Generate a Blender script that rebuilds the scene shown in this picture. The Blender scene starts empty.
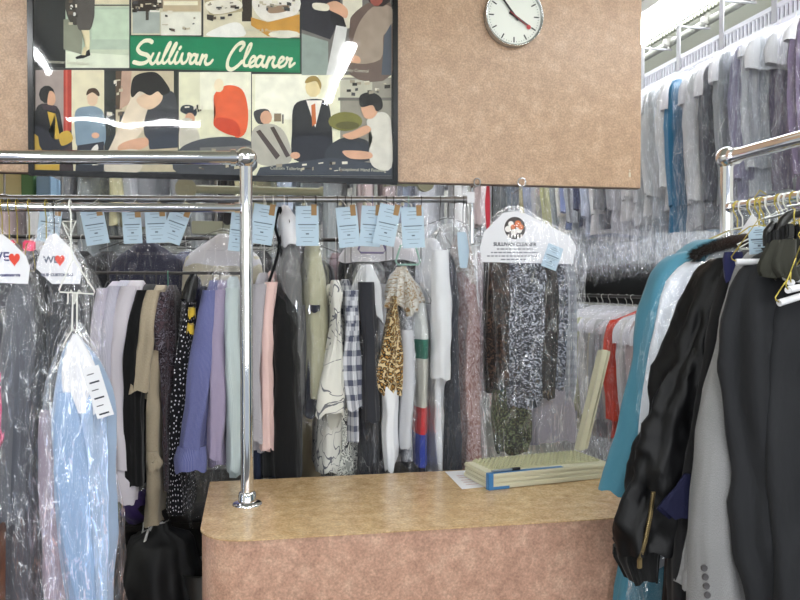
import bpy, bmesh, math, random
from mathutils import Vector, Matrix, noise
random.seed(11)
sc = bpy.context.scene
COL = sc.collection
PI = math.pi

# ------------------------------------------------------------ camera
H, FPX = 1.62, 780.0
YAW, PITCH = math.radians(10.9), math.radians(1.1)
cam_d = bpy.data.cameras.new('camera'); cam = bpy.data.objects.new('camera', cam_d); COL.objects.link(cam)
cam.location = (0, 0, H); cam.rotation_euler = (PI/2 - PITCH, 0, -YAW)
cam_d.sensor_width = 36; cam_d.lens = 36*FPX/800; cam_d.clip_start = .05
sc.camera = cam
FW = Vector((math.sin(YAW)*math.cos(PITCH), math.cos(YAW)*math.cos(PITCH), -math.sin(PITCH)))
RT = Vector((math.cos(YAW), -math.sin(YAW), 0)); UP = RT.cross(FW)

def P(px, py, v, ax=1):
    """where the sight line through a photo pixel meets the plane axis=v"""
    d = FW + RT*((px-400)/FPX) + UP*((300-py)/FPX)
    o = (0, 0, H)[ax]
    return Vector((0, 0, H)) + d*((v-o)/d[ax])

# ------------------------------------------------------------ light
w = bpy.data.worlds.new('world'); sc.world = w; w.use_nodes = True
w.node_tree.nodes['Background'].inputs[0].default_value = (.80, .90, 1, 1)
w.node_tree.nodes['Background'].inputs[1].default_value = .42
sc.view_settings.view_transform = 'Standard'; sc.view_settings.look = 'None'
sc.view_settings.gamma = 1; sc.view_settings.use_curve_mapping = False
sc.view_settings.exposure = 0.55
sc.cycles.transparent_max_bounces = 40
sc.cycles.max_bounces = 8
FILL_W = 26.0            # watts of each added front fill light
LAMP_EMIT = 22.0        # brightness of the fluorescent tubes
# centre x, y, z, length, width, axis of each fluorescent fitting
LAMPS = [(.56, .25, 3.0, 1.5, .07, 'y', 1.5), (-.95, -1.5, 3.0, 1.1, .05, 'x', 1.9),
         (2.14, 4.4, 3.03, 4.2, .19, 'y', .8), (1.5, -.6, 3.04, 1.4, .08, 'y', 1.5),
         (-1.3, .6, 3.04, 1.5, .06, 'y', 1.5), (-1.1, 4.0, 3.04, 2.4, .12, 'x', .8), (1.1, 4.3, 3.04, 1.5, .12, 'x', .8),
         (2.1, 1.2, 3.04, 1.3, .08, 'x', 1.5), (-2.35, 1.3, 3.04, 1.1, .08, 'x', 1.5)]  # last two are unseen fittings added to light garment fronts and plastic

# three unseen fill lights added behind the viewer to brighten the fronts
for wx in (-1.55, .45, 2.2):
    ld = bpy.data.lights.new('added_front_fill', 'AREA'); ld.shape = 'RECTANGLE'; ld.size = .62; ld.size_y = 1.5; ld.energy = FILL_W; ld.color = (.97, .98, 1)
    lo = bpy.data.objects.new('added_front_fill', ld); COL.objects.link(lo); lo.location = (wx, -2.5, 1.62); lo.rotation_euler = (PI/2, 0, 0)

# ------------------------------------------------------------ helpers
def lin(c):
    if isinstance(c, str):
        c = [int(c[i:i+2], 16)/255 for i in (0, 2, 4)]
    return tuple((x/12.92 if x <= .04045 else ((x+.055)/1.055)**2.4) for x in c)

def setp(o, label=None, cat=None, group=None, kind=None):
    for k, v in (('label', label), ('category', cat), ('group', group), ('kind', kind)):
        if v: o[k] = v
    return o

def link(name, me, mats=(), parent=None):
    o = bpy.data.objects.new(name, me); COL.objects.link(o)
    for m in (mats if isinstance(mats, (list, tuple)) else [mats]):
        me.materials.append(m)
    if parent: o.parent = parent
    return o

def mk(name, bm, mats, parent=None, smooth=True):
    me = bpy.data.meshes.new(name)
    bmesh.ops.recalc_face_normals(bm, faces=bm.faces[:])
    bm.to_mesh(me); bm.free()
    if smooth:
        for p in me.polygons: p.use_smooth = True
        if name not in ('fur_collar',): me.set_sharp_from_angle(angle=math.radians(66))
    return link(name, me, mats, parent)

def empty(name, loc, label, cat, group=None, rz=0):
    o = bpy.data.objects.new(name, None); COL.objects.link(o)
    o.location = loc; o.rotation_euler.z = rz; o.empty_display_size = .05
    return setp(o, label, cat, group)

def box(bm, lo, hi, mi=0, bev=0):
    lo, hi = Vector(lo), Vector(hi)
    r = bmesh.ops.create_cube(bm, size=1)
    for v in r['verts']:
        v.co = Vector([(lo[i]+hi[i])/2 + v.co[i]*(hi[i]-lo[i]) for i in range(3)])
    fs = {f for v in r['verts'] for f in v.link_faces}
    for f in fs: f.material_index = mi
    if bev:
        es = {e for f in fs for e in f.edges}
        rr = bmesh.ops.bevel(bm, geom=list(es), offset=bev, segments=2, affect='EDGES')
        for f in rr['faces']: f.material_index = mi

def tube(bm, pts, r, n=8, mi=0, closed=False):
    pts = [Vector(p) for p in pts]
    rs = r if isinstance(r, (list, tuple)) else [r]*len(pts)
    rings = []; N = len(pts)
    up = None
    for i, p in enumerate(pts):
        a = pts[(i-1) % N] if (i or closed) else p
        b = pts[(i+1) % N] if (i < N-1 or closed) else p
        t = (b-a)
        if t.length < 1e-9: t = Vector((0, 0, 1))
        t.normalize()
        if up is None:
            up = Vector((0, 0, 1)) if abs(t.z) < .9 else Vector((1, 0, 0))
        s = t.cross(up)
        if s.length < 1e-5: s = t.cross(Vector((.3, 1, .2)))
        s.normalize(); up = s.cross(t).normalized()
        rings.append([bm.verts.new(p + (s*math.cos(q*2*PI/n) + up*math.sin(q*2*PI/n))*rs[i]) for q in range(n)])
    for i in range(N if closed else N-1):
        A, B = rings[i], rings[(i+1) % N]
        for q in range(n):
            f = bm.faces.new((A[q], A[(q+1) % n], B[(q+1) % n], B[q])); f.material_index = mi
    if not closed:
        for R_, in ((rings[0],), (rings[-1],)):
            f = bm.faces.new(R_); f.material_index = mi

def lathe(bm, prof, n=24, c=(0, 0, 0), mi=0, axis='z'):
    rings = []
    for r, z in prof:
        ring = []
        for q in range(n):
            a = q*2*PI/n
            x, y = r*math.cos(a), r*math.sin(a)
            v = (x, y, z) if axis == 'z' else (x, -z, y)
            ring.append(bm.verts.new(Vector(c)+Vector(v)))
        rings.append(ring)
    for A, B in zip(rings, rings[1:]):
        for q in range(n):
            f = bm.faces.new((A[q], A[(q+1) % n], B[(q+1) % n], B[q])); f.material_index = mi
    for R_ in (rings[0], rings[-1]):
        f = bm.faces.new(R_); f.material_index = mi

def cat(a, b, c, d, t):
    return .5*((2*b)+(-a+c)*t+(2*a-5*b+4*c-d)*t*t+(-a+3*b-3*c+d)*t**3)

def smooth_rows(rows, step):
    """rows of numbers (z in column 2 or arc) -> Catmull-Rom resample"""
    out = []
    n = len(rows)
    for i in range(n-1):
        a, b, c, d = rows[max(i-1, 0)], rows[i], rows[i+1], rows[min(i+2, n-1)]
        dist = math.dist(b[:3], c[:3])
        k = max(1, int(dist/step))
        for j in range(k):
            t = j/k
            out.append([cat(a[q], b[q], c[q], d[q], t) for q in range(len(b))])
    out.append(list(rows[-1]))
    return out

def loft(name, secs, mat, parent=None, amp=.010, crease=.006, seed=0, n=32, step=.022, p=2.4, hem=.006, k=(3, 9), frq=9, open_end=False, ramp=.25, origin=None):
    """soft tube of cloth through horizontal sections (cx,cy,cz,rx,ry): folds run down its length"""
    rnd = random.Random(seed*7+3)
    rows = smooth_rows([list(s) for s in secs], step)
    waves = [(rnd.randint(*k), rnd.uniform(0, 6.3), rnd.uniform(-4, 4), rnd.uniform(.3, 1)) for _ in range(4)]
    so = Vector((rnd.uniform(0, 90), rnd.uniform(0, 90), rnd.uniform(0, 90)))
    bm = bmesh.new(); uvl = bm.loops.layers.uv.new('UVMap')
    O = Vector(origin) if origin is not None else Vector((0, 0, 0))
    rings = []; s = 0; prev = None; S = []
    for i, (cx, cy, cz, rx, ry) in enumerate(rows):
        rx = max(rx, .002); ry = max(ry, .002)
        c = Vector((cx, cy, cz))
        if prev is not None: s += (c-prev).length
        prev = c; S.append(s)
        rm = min(1, s/max(ramp, 1e-3)); rm = .15+.85*rm*rm*(3-2*rm)
        lim = min(1, min(rx, ry)/.03)
        ring = []
        for q in range(n):
            a = q*2*PI/n
            ca, sa = math.cos(a), math.sin(a)
            ex = math.copysign(abs(ca)**(2/p), ca)*rx; ey = math.copysign(abs(sa)**(2/p), sa)*ry
            nx, ny = ca/rx, sa/ry
            L = math.hypot(nx, ny); nx /= L; ny /= L
            d = 0
            for kk, ph, dr, ww in waves: d += ww*math.sin(kk*a+ph+dr*s)
            d *= amp*rm*lim*.6
            pt = Vector((cx+ex, cy+ey, cz))
            nv = noise.noise(Vector((pt.x*frq, pt.y*frq, pt.z*frq*.35))+so)
            nv2 = 1-2*abs(noise.noise(Vector((pt.x*frq*1.7, pt.y*frq*1.7, pt.z*frq*.8))+so*1.3))
            d += crease*(nv*2+nv2)*(.4+.6*rm)
            z = 0
            if i >= len(rows)-2: z = hem*math.sin(3*a+waves[0][1])+hem*.6*math.sin(7*a+waves[1][1])
            ring.append(bm.verts.new(pt+Vector((nx*d, ny*d, z))-O))
        rings.append(ring)
    def quad(A, B, i):
        for q in range(n):
            f = bm.faces.new((A[q], A[(q+1) % n], B[(q+1) % n], B[q]))
            per = 2*PI*math.sqrt((rows[i][3]**2+rows[i][4]**2)/2)
            for l, (uu, vv) in zip(f.loops, ((q, 0), (q+1, 0), (q+1, 1), (q, 1))):
                l[uvl].uv = (uu/n*per, S[min(i+vv, len(S)-1)])
    for i in range(len(rings)-1): quad(rings[i], rings[i+1], i)
    bm.faces.new(rings[0][::-1])
    if not open_end:          # turned-in hem
        cx, cy, cz, rx, ry = rows[-1]
        c = Vector((cx, cy, cz))-O
        inner = [bm.verts.new(c+(v.co-c)*.85+Vector((0, 0, .03))) for v in rings[-1]]
        quad(rings[-1], inner, len(rings)-1)
        for q in range(n):
            e_ = bm.edges.get((rings[-1][q], rings[-1][(q+1) % n]))
            if e_: e_.smooth = False
        bm.faces.new(inner)
    return mk(name, bm, mat, parent)

# ------------------------------------------------------------ materials
MC = {}
def newmat(name):
    m = bpy.data.materials.new(name); m.use_nodes = True
    nt = m.node_tree; b = nt.nodes['Principled BSDF']
    return m, nt, b

def N(nt, t, **kw):
    nd = nt.nodes.new(t)
    for k_, v in kw.items():
        if k_ in nd.inputs: nd.inputs[k_].default_value = v
        else: setattr(nd, k_, v)
    return nd

def plain(name, col, rough=.5, metal=0, spec=.5, coat=0, bump=0, bscale=200, var=0, vscale=6):
    key = ('plain', name)
    if key in MC: return MC[key]
    m, nt, b = newmat(name); L = nt.links
    b.inputs['Base Color'].default_value = (*lin(col), 1)
    b.inputs['Roughness'].default_value = rough; b.inputs['Metallic'].default_value = metal
    b.inputs['Specular IOR Level'].default_value = spec; b.inputs['Coat Weight'].default_value = coat
    b.inputs['Coat Roughness'].default_value = .04
    tc = N(nt, 'ShaderNodeTexCoord')
    if var:
        nz = N(nt, 'ShaderNodeTexNoise', Scale=vscale, Detail=4.0); L.new(tc.outputs['Object'], nz.inputs['Vector'])
        h = N(nt, 'ShaderNodeHueSaturation'); h.inputs['Color'].default_value = (*lin(col), 1)
        mr = N(nt, 'ShaderNodeMapRange'); mr.inputs[3].default_value = 1-var; mr.inputs[4].default_value = 1+var
        L.new(nz.outputs[0], mr.inputs[0]); L.new(mr.outputs[0], h.inputs['Value']); L.new(h.outputs[0], b.inputs['Base Color'])
    if bump:
        nb = N(nt, 'ShaderNodeTexNoise', Scale=bscale, Detail=2.0); L.new(tc.outputs['Object'], nb.inputs['Vector'])
        bp = N(nt, 'ShaderNodeBump', Strength=bump, Distance=.002); L.new(nb.outputs[0], bp.inputs['Height']); L.new(bp.outputs[0], b.inputs['Normal'])
    MC[key] = m; return m

def emit(name, col, s):
    m = bpy.data.materials.new(name); m.use_nodes = True; nt = m.node_tree; nt.nodes.clear()
    e = N(nt, 'ShaderNodeEmission'); e.inputs[0].default_value = (*lin(col), 1); e.inputs[1].default_value = s
    o = N(nt, 'ShaderNodeOutputMaterial'); nt.links.new(e.outputs[0], o.inputs[0]); return m

def ramp(nt, stops, interp='LINEAR'):
    r = N(nt, 'ShaderNodeValToRGB'); cr = r.color_ramp; cr.interpolation = interp
    while len(cr.elements) < len(stops): cr.elements.new(.5)
    for e, (p_, c) in zip(cr.elements, stops):
        e.position = p_; e.color = (*lin(c), 1)
    return r

def cloth(col, kind='plain', c2='ffffff', scale=1.0, rough=.85, sheen=.15, bump=.5, c3='000000'):
    key = ('cloth', col, kind, c2, scale, rough, c3)
    if key in MC: return MC[key]
    m, nt, b = newmat('fabric_'+kind); L = nt.links
    uv = N(nt, 'ShaderNodeTexCoord')
    b.inputs['Roughness'].default_value = rough
    b.inputs['Sheen Weight'].default_value = sheen; b.inputs['Specular IOR Level'].default_value = .25
    A = (*lin(col), 1); B = (*lin(c2), 1); C3 = (*lin(c3), 1)
    mix = N(nt, 'ShaderNodeMix', data_type='RGBA'); mix.inputs[6].default_value = A; mix.inputs[7].default_value = B
    fac = None
    src = uv.outputs['UV']
    def vm(o, s):
        q = N(nt, 'ShaderNodeVectorMath', operation='MULTIPLY'); L.new(o, q.inputs[0]); q.inputs[1].default_value = s; return q.outputs[0]
    def mth(op, a, b_=None, c_=None):
        q = N(nt, 'ShaderNodeMath', operation=op)
        for i_, x in enumerate((a, b_, c_)):
            if x is None: continue
            if isinstance(x, (int, float)): q.inputs[i_].default_value = x
            else: L.new(x, q.inputs[i_])
        return q.outputs[0]
    if kind == 'stripe':
        sp = N(nt, 'ShaderNodeSeparateXYZ'); L.new(src, sp.inputs[0])
        fac = mth('GREATER_THAN', mth('SINE', mth('MULTIPLY', sp.outputs[0], 1900/scale)), .35)
    elif kind == 'plaid':
        sp = N(nt, 'ShaderNodeSeparateXYZ'); L.new(src, sp.inputs[0])
        a1 = mth('GREATER_THAN', mth('SINE', mth('MULTIPLY', sp.outputs[0], 90/scale)), .3)
        a2 = mth('GREATER_THAN', mth('SINE', mth('MULTIPLY', sp.outputs[1], 70/scale)), .3)
        a3 = mth('GREATER_THAN', mth('SINE', mth('MULTIPLY', sp.outputs[0], 340/scale)), .8)
        fac = mth('MINIMUM', mth('ADD', mth('MULTIPLY', mth('ADD', a1, a2), .5), mth('MULTIPLY', a3, .3)), 1.0)
    elif kind == 'dots':
        vo = N(nt, 'ShaderNodeTexVoronoi', Scale=42/scale, Randomness=.55); vo.voronoi_dimensions = '2D'; L.new(src, vo.inputs['Vector'])
        fac = mth('LESS_THAN', vo.outputs['Distance'], .17)
    elif kind == 'leopard':
        nz = N(nt, 'ShaderNodeTexNoise', Scale=45/scale); L.new(src, nz.inputs['Vector'])
        ad = N(nt, 'ShaderNodeVectorMath', operation='ADD'); L.new(src, ad.inputs[0]); L.new(vm(nz.outputs[1], (.012*scale,)*3), ad.inputs[1])
        vo = N(nt, 'ShaderNodeTexVoronoi', Scale=55/scale, Randomness=.8); vo.voronoi_dimensions = '2D'; L.new(ad.outputs[0], vo.inputs['Vector'])
        r = ramp(nt, [(0, c3 if c3 != '000000' else 'a57c42'), (.26, '1c1410'), (.5, c2)], 'CONSTANT'); L.new(vo.outputs['Distance'], r.inputs[0])
        L.new(r.outputs[0], b.inputs['Base Color'])
    elif kind == 'floral':
        nz = N(nt, 'ShaderNodeTexNoise', Scale=22/scale, Detail=3.0); nz.inputs['Distortion'].default_value = 1.6; L.new(src, nz.inputs['Vector'])
        r = ramp(nt, [(0, c2), (.42, col), (.50, c3), (.55, col), (.62, c2), (.68, col)], 'CONSTANT'); L.new(nz.outputs[0], r.inputs[0])
        L.new(r.outputs[0], b.inputs['Base Color'])
    elif kind == 'brush':
        nz = N(nt, 'ShaderNodeTexNoise', Scale=9/scale, Detail=1.0); nz.inputs['Distortion'].default_value = 1.2; L.new(src, nz.inputs['Vector'])
        d = mth('ABSOLUTE', mth('SUBTRACT', nz.outputs[0], .5)); fac = mth('LESS_THAN', d, .018)
    elif kind == 'tweed':
        nz = N(nt, 'ShaderNodeTexNoise', Scale=520/scale, Detail=2.0); L.new(vm(src, (1, .35, 1)), nz.inputs['Vector'])
        r = ramp(nt, [(.35, col), (.65, c2)]); L.new(nz.outputs[0], r.inputs[0]); L.new(r.outputs[0], b.inputs['Base Color'])
    elif kind == 'blocks':
        sp = N(nt, 'ShaderNodeSeparateXYZ'); L.new(src, sp.inputs[0])
        r = ramp(nt, [(0, 'cfd2cf'), (.30, '2d6b58'), (.40, 'c9c9bd'), (.66, 'c0262c'), (.80, '2b3f9a'), (.97, '1a1a26')], 'CONSTANT')
        L.new(mth('DIVIDE', sp.outputs[1], scale), r.inputs[0]); L.new(r.outputs[0], b.inputs['Base Color'])
    if kind == 'plain':
        nz = N(nt, 'ShaderNodeTexNoise', Scale=6.0, Detail=3.0); L.new(uv.outputs['Object'], nz.inputs['Vector'])
        h = N(nt, 'ShaderNodeHueSaturation'); h.inputs['Color'].default_value = A
        mr = N(nt, 'ShaderNodeMapRange'); mr.inputs[3].default_value = .9; mr.inputs[4].default_value = 1.1
        L.new(nz.outputs[0], mr.inputs[0]); L.new(mr.outputs[0], h.inputs['Value']); L.new(h.outputs[0], b.inputs['Base Color'])
    if fac is not None:
        L.new(fac, mix.inputs[0]); L.new(mix.outputs[2], b.inputs['Base Color'])
    n1 = N(nt, 'ShaderNodeTexNoise', Scale=14.0, Detail=3.0); L.new(vm(src, (1, .3, 1)), n1.inputs['Vector'])
    n2 = N(nt, 'ShaderNodeTexNoise', Scale=700.0); L.new(src, n2.inputs['Vector'])
    b1 = N(nt, 'ShaderNodeBump', Strength=bump, Distance=.02); L.new(n1.outputs[0], b1.inputs['Height'])
    b2 = N(nt, 'ShaderNodeBump', Strength=.25, Distance=.001); L.new(n2.outputs[0], b2.inputs['Height']); L.new(b1.outputs[0], b2.inputs['Normal'])
    L.new(b2.outputs[0], b.inputs['Normal'])
    MC[key] = m; return m

def film(name='clear_plastic_film', milk=.02, gloss=.08, rough=.06, tint='fbfbfc'):
    if name in MC: return MC[name]
    m = bpy.data.materials.new(name); m.use_nodes = True; nt = m.node_tree; nt.nodes.clear(); L = nt.links
    tc = N(nt, 'ShaderNodeTexCoord')
    mp = N(nt, 'ShaderNodeVectorMath', operation='MULTIPLY'); mp.inputs[1].default_value = (1, 1, .28); L.new(tc.outputs['Object'], mp.inputs[0])
    n1 = N(nt, 'ShaderNodeTexNoise', Scale=28.0, Detail=3.0); n1.inputs['Distortion'].default_value = 1.2; L.new(mp.outputs[0], n1.inputs['Vector'])
    vo = N(nt, 'ShaderNodeTexVoronoi', Scale=26.0, feature='F1'); L.new(mp.outputs[0], vo.inputs['Vector'])
    n3 = N(nt, 'ShaderNodeTexNoise', Scale=60.0, Detail=2.0); L.new(tc.outputs['Object'], n3.inputs['Vector'])
    b1 = N(nt, 'ShaderNodeBump', Strength=1.0, Distance=.03); L.new(n1.outputs[0], b1.inputs['Height'])
    b2 = N(nt, 'ShaderNodeBump', Strength=.8, Distance=.018); L.new(vo.outputs[0], b2.inputs['Height']); L.new(b1.outputs[0], b2.inputs['Normal'])
    b3 = N(nt, 'ShaderNodeBump', Strength=.5, Distance=.006); L.new(n3.outputs[0], b3.inputs['Height']); L.new(b2.outputs[0], b3.inputs['Normal'])
    tr = N(nt, 'ShaderNodeBsdfTransparent'); tr.inputs[0].default_value = (*lin(tint), 1)
    di = N(nt, 'ShaderNodeBsdfDiffuse'); di.inputs[0].default_value = (.85, .87, .9, 1)
    tl = N(nt, 'ShaderNodeBsdfTranslucent'); tl.inputs[0].default_value = (.85, .87, .9, 1)
    mm = N(nt, 'ShaderNodeMixShader'); mm.inputs[0].default_value = .4; L.new(di.outputs[0], mm.inputs[1]); L.new(tl.outputs[0], mm.inputs[2])
    gl = N(nt, 'ShaderNodeBsdfGlossy'); gl.inputs['Roughness'].default_value = rough; L.new(b3.outputs[0], gl.inputs['Normal'])
    m1 = N(nt, 'ShaderNodeMixShader'); m1.inputs[0].default_value = milk; L.new(tr.outputs[0], m1.inputs[1]); L.new(mm.outputs[0], m1.inputs[2])
    fr = N(nt, 'ShaderNodeLayerWeight', Blend=.35); L.new(b2.outputs[0], fr.inputs['Normal'])
    mr = N(nt, 'ShaderNodeMapRange'); mr.inputs[3].default_value = gloss*.35; mr.inputs[4].default_value = min(1, gloss*2.2); L.new(fr.outputs['Fresnel'], mr.inputs[0])
    n4 = N(nt, 'ShaderNodeTexNoise', Scale=17.0, Detail=4.0); n4.inputs['Distortion'].default_value = .8; L.new(mp.outputs[0], n4.inputs['Vector'])
    sb = N(nt, 'ShaderNodeMath', operation='SUBTRACT'); L.new(n4.outputs[0], sb.inputs[0]); sb.inputs[1].default_value = .5
    ab = N(nt, 'ShaderNodeMath', operation='ABSOLUTE'); L.new(sb.outputs[0], ab.inputs[0])
    cm = N(nt, 'ShaderNodeMapRange'); cm.inputs[1].default_value = 0; cm.inputs[2].default_value = .035; cm.inputs[3].default_value = 3.2; cm.inputs[4].default_value = .5; L.new(ab.outputs[0], cm.inputs[0])
    ml = N(nt, 'ShaderNodeMath', operation='MULTIPLY'); L.new(mr.outputs[0], ml.inputs[0]); L.new(cm.outputs[0], ml.inputs[1]); ml.use_clamp = True
    L.new(ml.outputs[0], gl.inputs['Color']); m2 = N(nt, 'ShaderNodeAddShader'); L.new(m1.outputs[0], m2.inputs[0]); L.new(gl.outputs[0], m2.inputs[1])
    o = N(nt, 'ShaderNodeOutputMaterial'); L.new(m2.outputs[0], o.inputs[0])
    MC[name] = m; return m

def laminate(name, base, c2, c3, rough=.35):
    m, nt, b = newmat(name); L = nt.links
    tc = N(nt, 'ShaderNodeTexCoord')
    n1 = N(nt, 'ShaderNodeTexNoise', Scale=20.0, Detail=8.0, Roughness=.72); L.new(tc.outputs['Object'], n1.inputs['Vector'])
    r1 = ramp(nt, [(.34, c2), (.5, base), (.66, c3)]); L.new(n1.outputs[0], r1.inputs[0])
    n2 = N(nt, 'ShaderNodeTexNoise', Scale=170.0, Detail=3.0); L.new(tc.outputs['Object'], n2.inputs['Vector'])
    mr = N(nt, 'ShaderNodeMapRange'); mr.inputs[1].default_value = .3; mr.inputs[2].default_value = .7; mr.inputs[3].default_value = .74; mr.inputs[4].default_value = 1.2; L.new(n2.outputs[0], mr.inputs[0])
    h = N(nt, 'ShaderNodeHueSaturation'); L.new(r1.outputs[0], h.inputs['Color']); L.new(mr.outputs[0], h.inputs['Value'])
    L.new(h.outputs[0], b.inputs['Base Color']); b.inputs['Roughness'].default_value = rough
    return m

FILM = film()
FILM_G = film('crinkled_glossy_film', milk=.04, gloss=.19, rough=.07, tint='fbfbfc')
FILM_M = film('milky_plastic_film', milk=.025, gloss=.07, rough=.08, tint='f6f7f8')
CHROME = plain('chrome', 'e6e6ea', rough=.06, metal=1)
STEEL = plain('dull_steel', '9a9c9c', rough=.32, metal=1)
WIRE_W = plain('white_wire', 'e2e2dc', rough=.4)
WIRE_G = plain('gold_wire', 'b3a24e', rough=.3, metal=.8)
WIRE_K = plain('dark_wire', '4c4a48', rough=.35, metal=.8)
TINK = plain('ticket_ink', '5c6878', rough=.7)
PAPER = plain('white_paper', 'dfdfe3', rough=.7, var=.02)
TICKET = plain('pale_blue_ticket_paper', 'b4c9d8', rough=.75, var=.03)
INK = plain('print_ink', '30343f', rough=.7)
BLACKP = plain('black_plastic', '131314', rough=.35)
CREAMP = plain('cream_plastic', 'cfcbb2', rough=.45, var=.03)
KRAFT = plain('brown_tag_paper', 'a08058', rough=.8)

def flat(bm, pts, mi=0):
    try:
        f = bm.faces.new([bm.verts.new(p) for p in pts]); f.material_index = mi; return f
    except ValueError: return None

def text_obj(name, s, size, mat, parent, loc, rot=(PI/2, 0, 0), ext=.0003, align='CENTER', bold=0):
    cu = bpy.data.curves.new(name, 'FONT'); cu.body = s; cu.size = size; cu.extrude = ext; cu.align_x = align; cu.align_y = 'CENTER'
    cu.offset = bold
    t = bpy.data.objects.new('tmp', cu); COL.objects.link(t)
    bpy.context.view_layer.update()
    me = bpy.data.meshes.new_from_object(t.evaluated_get(bpy.context.evaluated_depsgraph_get()))
    bpy.data.objects.remove(t); bpy.data.curves.remove(cu)
    me.materials.clear(); me.name = name
    o = link(name, me, mat, parent); o.location = loc; o.rotation_euler = rot
    return o

def ord_(n):
    W = ['first', 'second', 'third', 'fourth', 'fifth', 'sixth', 'seventh', 'eighth', 'ninth', 'tenth', 'eleventh', 'twelfth', 'thirteenth', 'fourteenth', 'fifteenth', 'sixteenth', 'seventeenth', 'eighteenth', 'nineteenth', 'twentieth']
    T = ['twenty', 'thirty', 'forty', 'fifty']
    if n <= 20: return W[n-1]
    t, r = divmod(n, 10)
    return (T[t-2]+'-'+W[r-1]) if r else T[t-2][:-1]+'ieth'

# ------------------------------------------------------------ room shell
def struct(name, bm, mat, smooth=False):
    o = mk(name, bm, mat, None, smooth); o['kind'] = 'structure'; return o
def sbox(name, lo, hi, mat, bev=0):
    bm = bmesh.new(); box(bm, lo, hi, 0, bev); return struct(name, bm, mat)
M_WALL = plain('painted_wall', 'c9c9bf', rough=.8, var=.04, vscale=2)
M_FLOOR = plain('dark_vinyl_floor', '4b4742', rough=.5, var=.12)
M_CEIL = plain('ceiling_paint', 'b9bcae', rough=.85, var=.04)
LAM = laminate('tan_speckled_laminate', 'b39478', 'a98a71', 'bfa186')
sbox('floor', (-3.1, -2.6, -.1), (3.2, 7.1, 0), M_FLOOR)
sbox('ceiling', (-3.1, -2.6, 3.1), (3.2, 7.1, 3.2), M_CEIL)
sbox('wall_back', (-3.1, 7.0, 0), (3.2, 7.1, 3.1), M_WALL)
sbox('wall_right', (3.1, -2.6, 0), (3.2, 7.0, 3.1), M_WALL)
sbox('wall_left', (-3.1, -2.6, 0), (-3.0, 7.0, 3.1), M_WALL)
SY = 2.74     # face of the boxed header over the counter
hb = P(320, 179.5, SY).z; hx = P(641, 90, SY).x
hd = sbox('wall_header', (-3.0, SY, hb), (hx, SY+.035, 3.1), LAM)
bm = bmesh.new(); box(bm, (-3.0, SY+.001, hb-.004), (hx-.001, SY+.034, hb-.0002)); struct('trim_1', bm, plain('dark_edge_band', '5c4636', rough=.5))

# lamps
for i, (x, y, z, L_, W_, ax, k_) in enumerate(LAMPS):
    lab = ['fluorescent fitting on ceiling in front of the counter, running front to back', 'fluorescent fitting on ceiling behind the viewer, running sideways',
           'long bright fluorescent light above the conveyor of bagged shirts on right', 'fluorescent fitting over the right clothes rail',
           'fluorescent fitting over the left end of the counter', 'fluorescent fitting on ceiling over the left back racks', 'fluorescent fitting on ceiling over the middle back racks', 'added unseen fill light on ceiling over the right end of the counter, running sideways', 'added unseen fill light on ceiling at the far left, running sideways'][i]
    t = empty('fluorescent_light', (x, y, z), lab, 'ceiling light', 'fluorescent ceiling fittings')
    hx_, hy_ = (W_/2, L_/2) if ax == 'y' else (L_/2, W_/2)
    bm = bmesh.new(); box(bm, (-hx_-.03, -hy_-.03, .012), (hx_+.03, hy_+.03, 3.1-z if 3.1-z < .12 else .06), 0, .004)
    if 3.1-z > .12:
        for s in (-.6, .6):
            tube(bm, [(0 if ax == 'y' else hx_*s, hy_*s if ax == 'y' else 0, .06), (0 if ax == 'y' else hx_*s, hy_*s if ax == 'y' else 0, 3.1-z)], .006)
    mk('housing', bm, plain('white_enamel', 'e6e6e2', rough=.4), t, False)
    bm = bmesh.new(); box(bm, (-hx_, -hy_, -.02), (hx_, hy_, .011), 0, .008)
    mk('diffuser', bm, emit('fluorescent_diffuser', 'fbfdff', LAMP_EMIT*k_), t, False)

# ------------------------------------------------------------ counter
CT = .95
t = empty('service_counter', (.7, 2.4, 0), 'tan speckled laminate service counter with rounded front corner and chrome post on it', 'counter')
def rounded(bm, x0, y0, x1, y1, z0, z1, r, mi=0):
    pts = [(x1, y0), (x1, y1), (x0, y1)]
    arc = [(x0+r-r*math.cos(a*PI/2/12), y0+r-r*math.sin(a*PI/2/12)) for a in range(13)]
    pts = pts+arc
    lo = [bm.verts.new((x-.7, y-2.4, z0)) for x, y in pts]; hi = [bm.verts.new((x-.7, y-2.4, z1)) for x, y in pts]
    bm.faces.new(lo); bm.faces.new(hi)
    n = len(pts)
    for i in range(n): bm.faces.new((lo[i], lo[(i+1) % n], hi[(i+1) % n], hi[i]))
bm = bmesh.new(); rounded(bm, -.136, 2.075, 1.70, 2.72, CT-.0035, CT, .13)
mk('worktop', bm, laminate('counter_top_laminate', 'c9a97e', 'b6946a', 'd8bb92', rough=.22), t, False)
bm = bmesh.new(); rounded(bm, -.132, 2.079, 1.696, 2.716, 0, CT-.0035, .126)
mk('body', bm, laminate('counter_front_laminate', 'ba937e', 'aa8370', 'c8a48e'), t, False)

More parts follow.
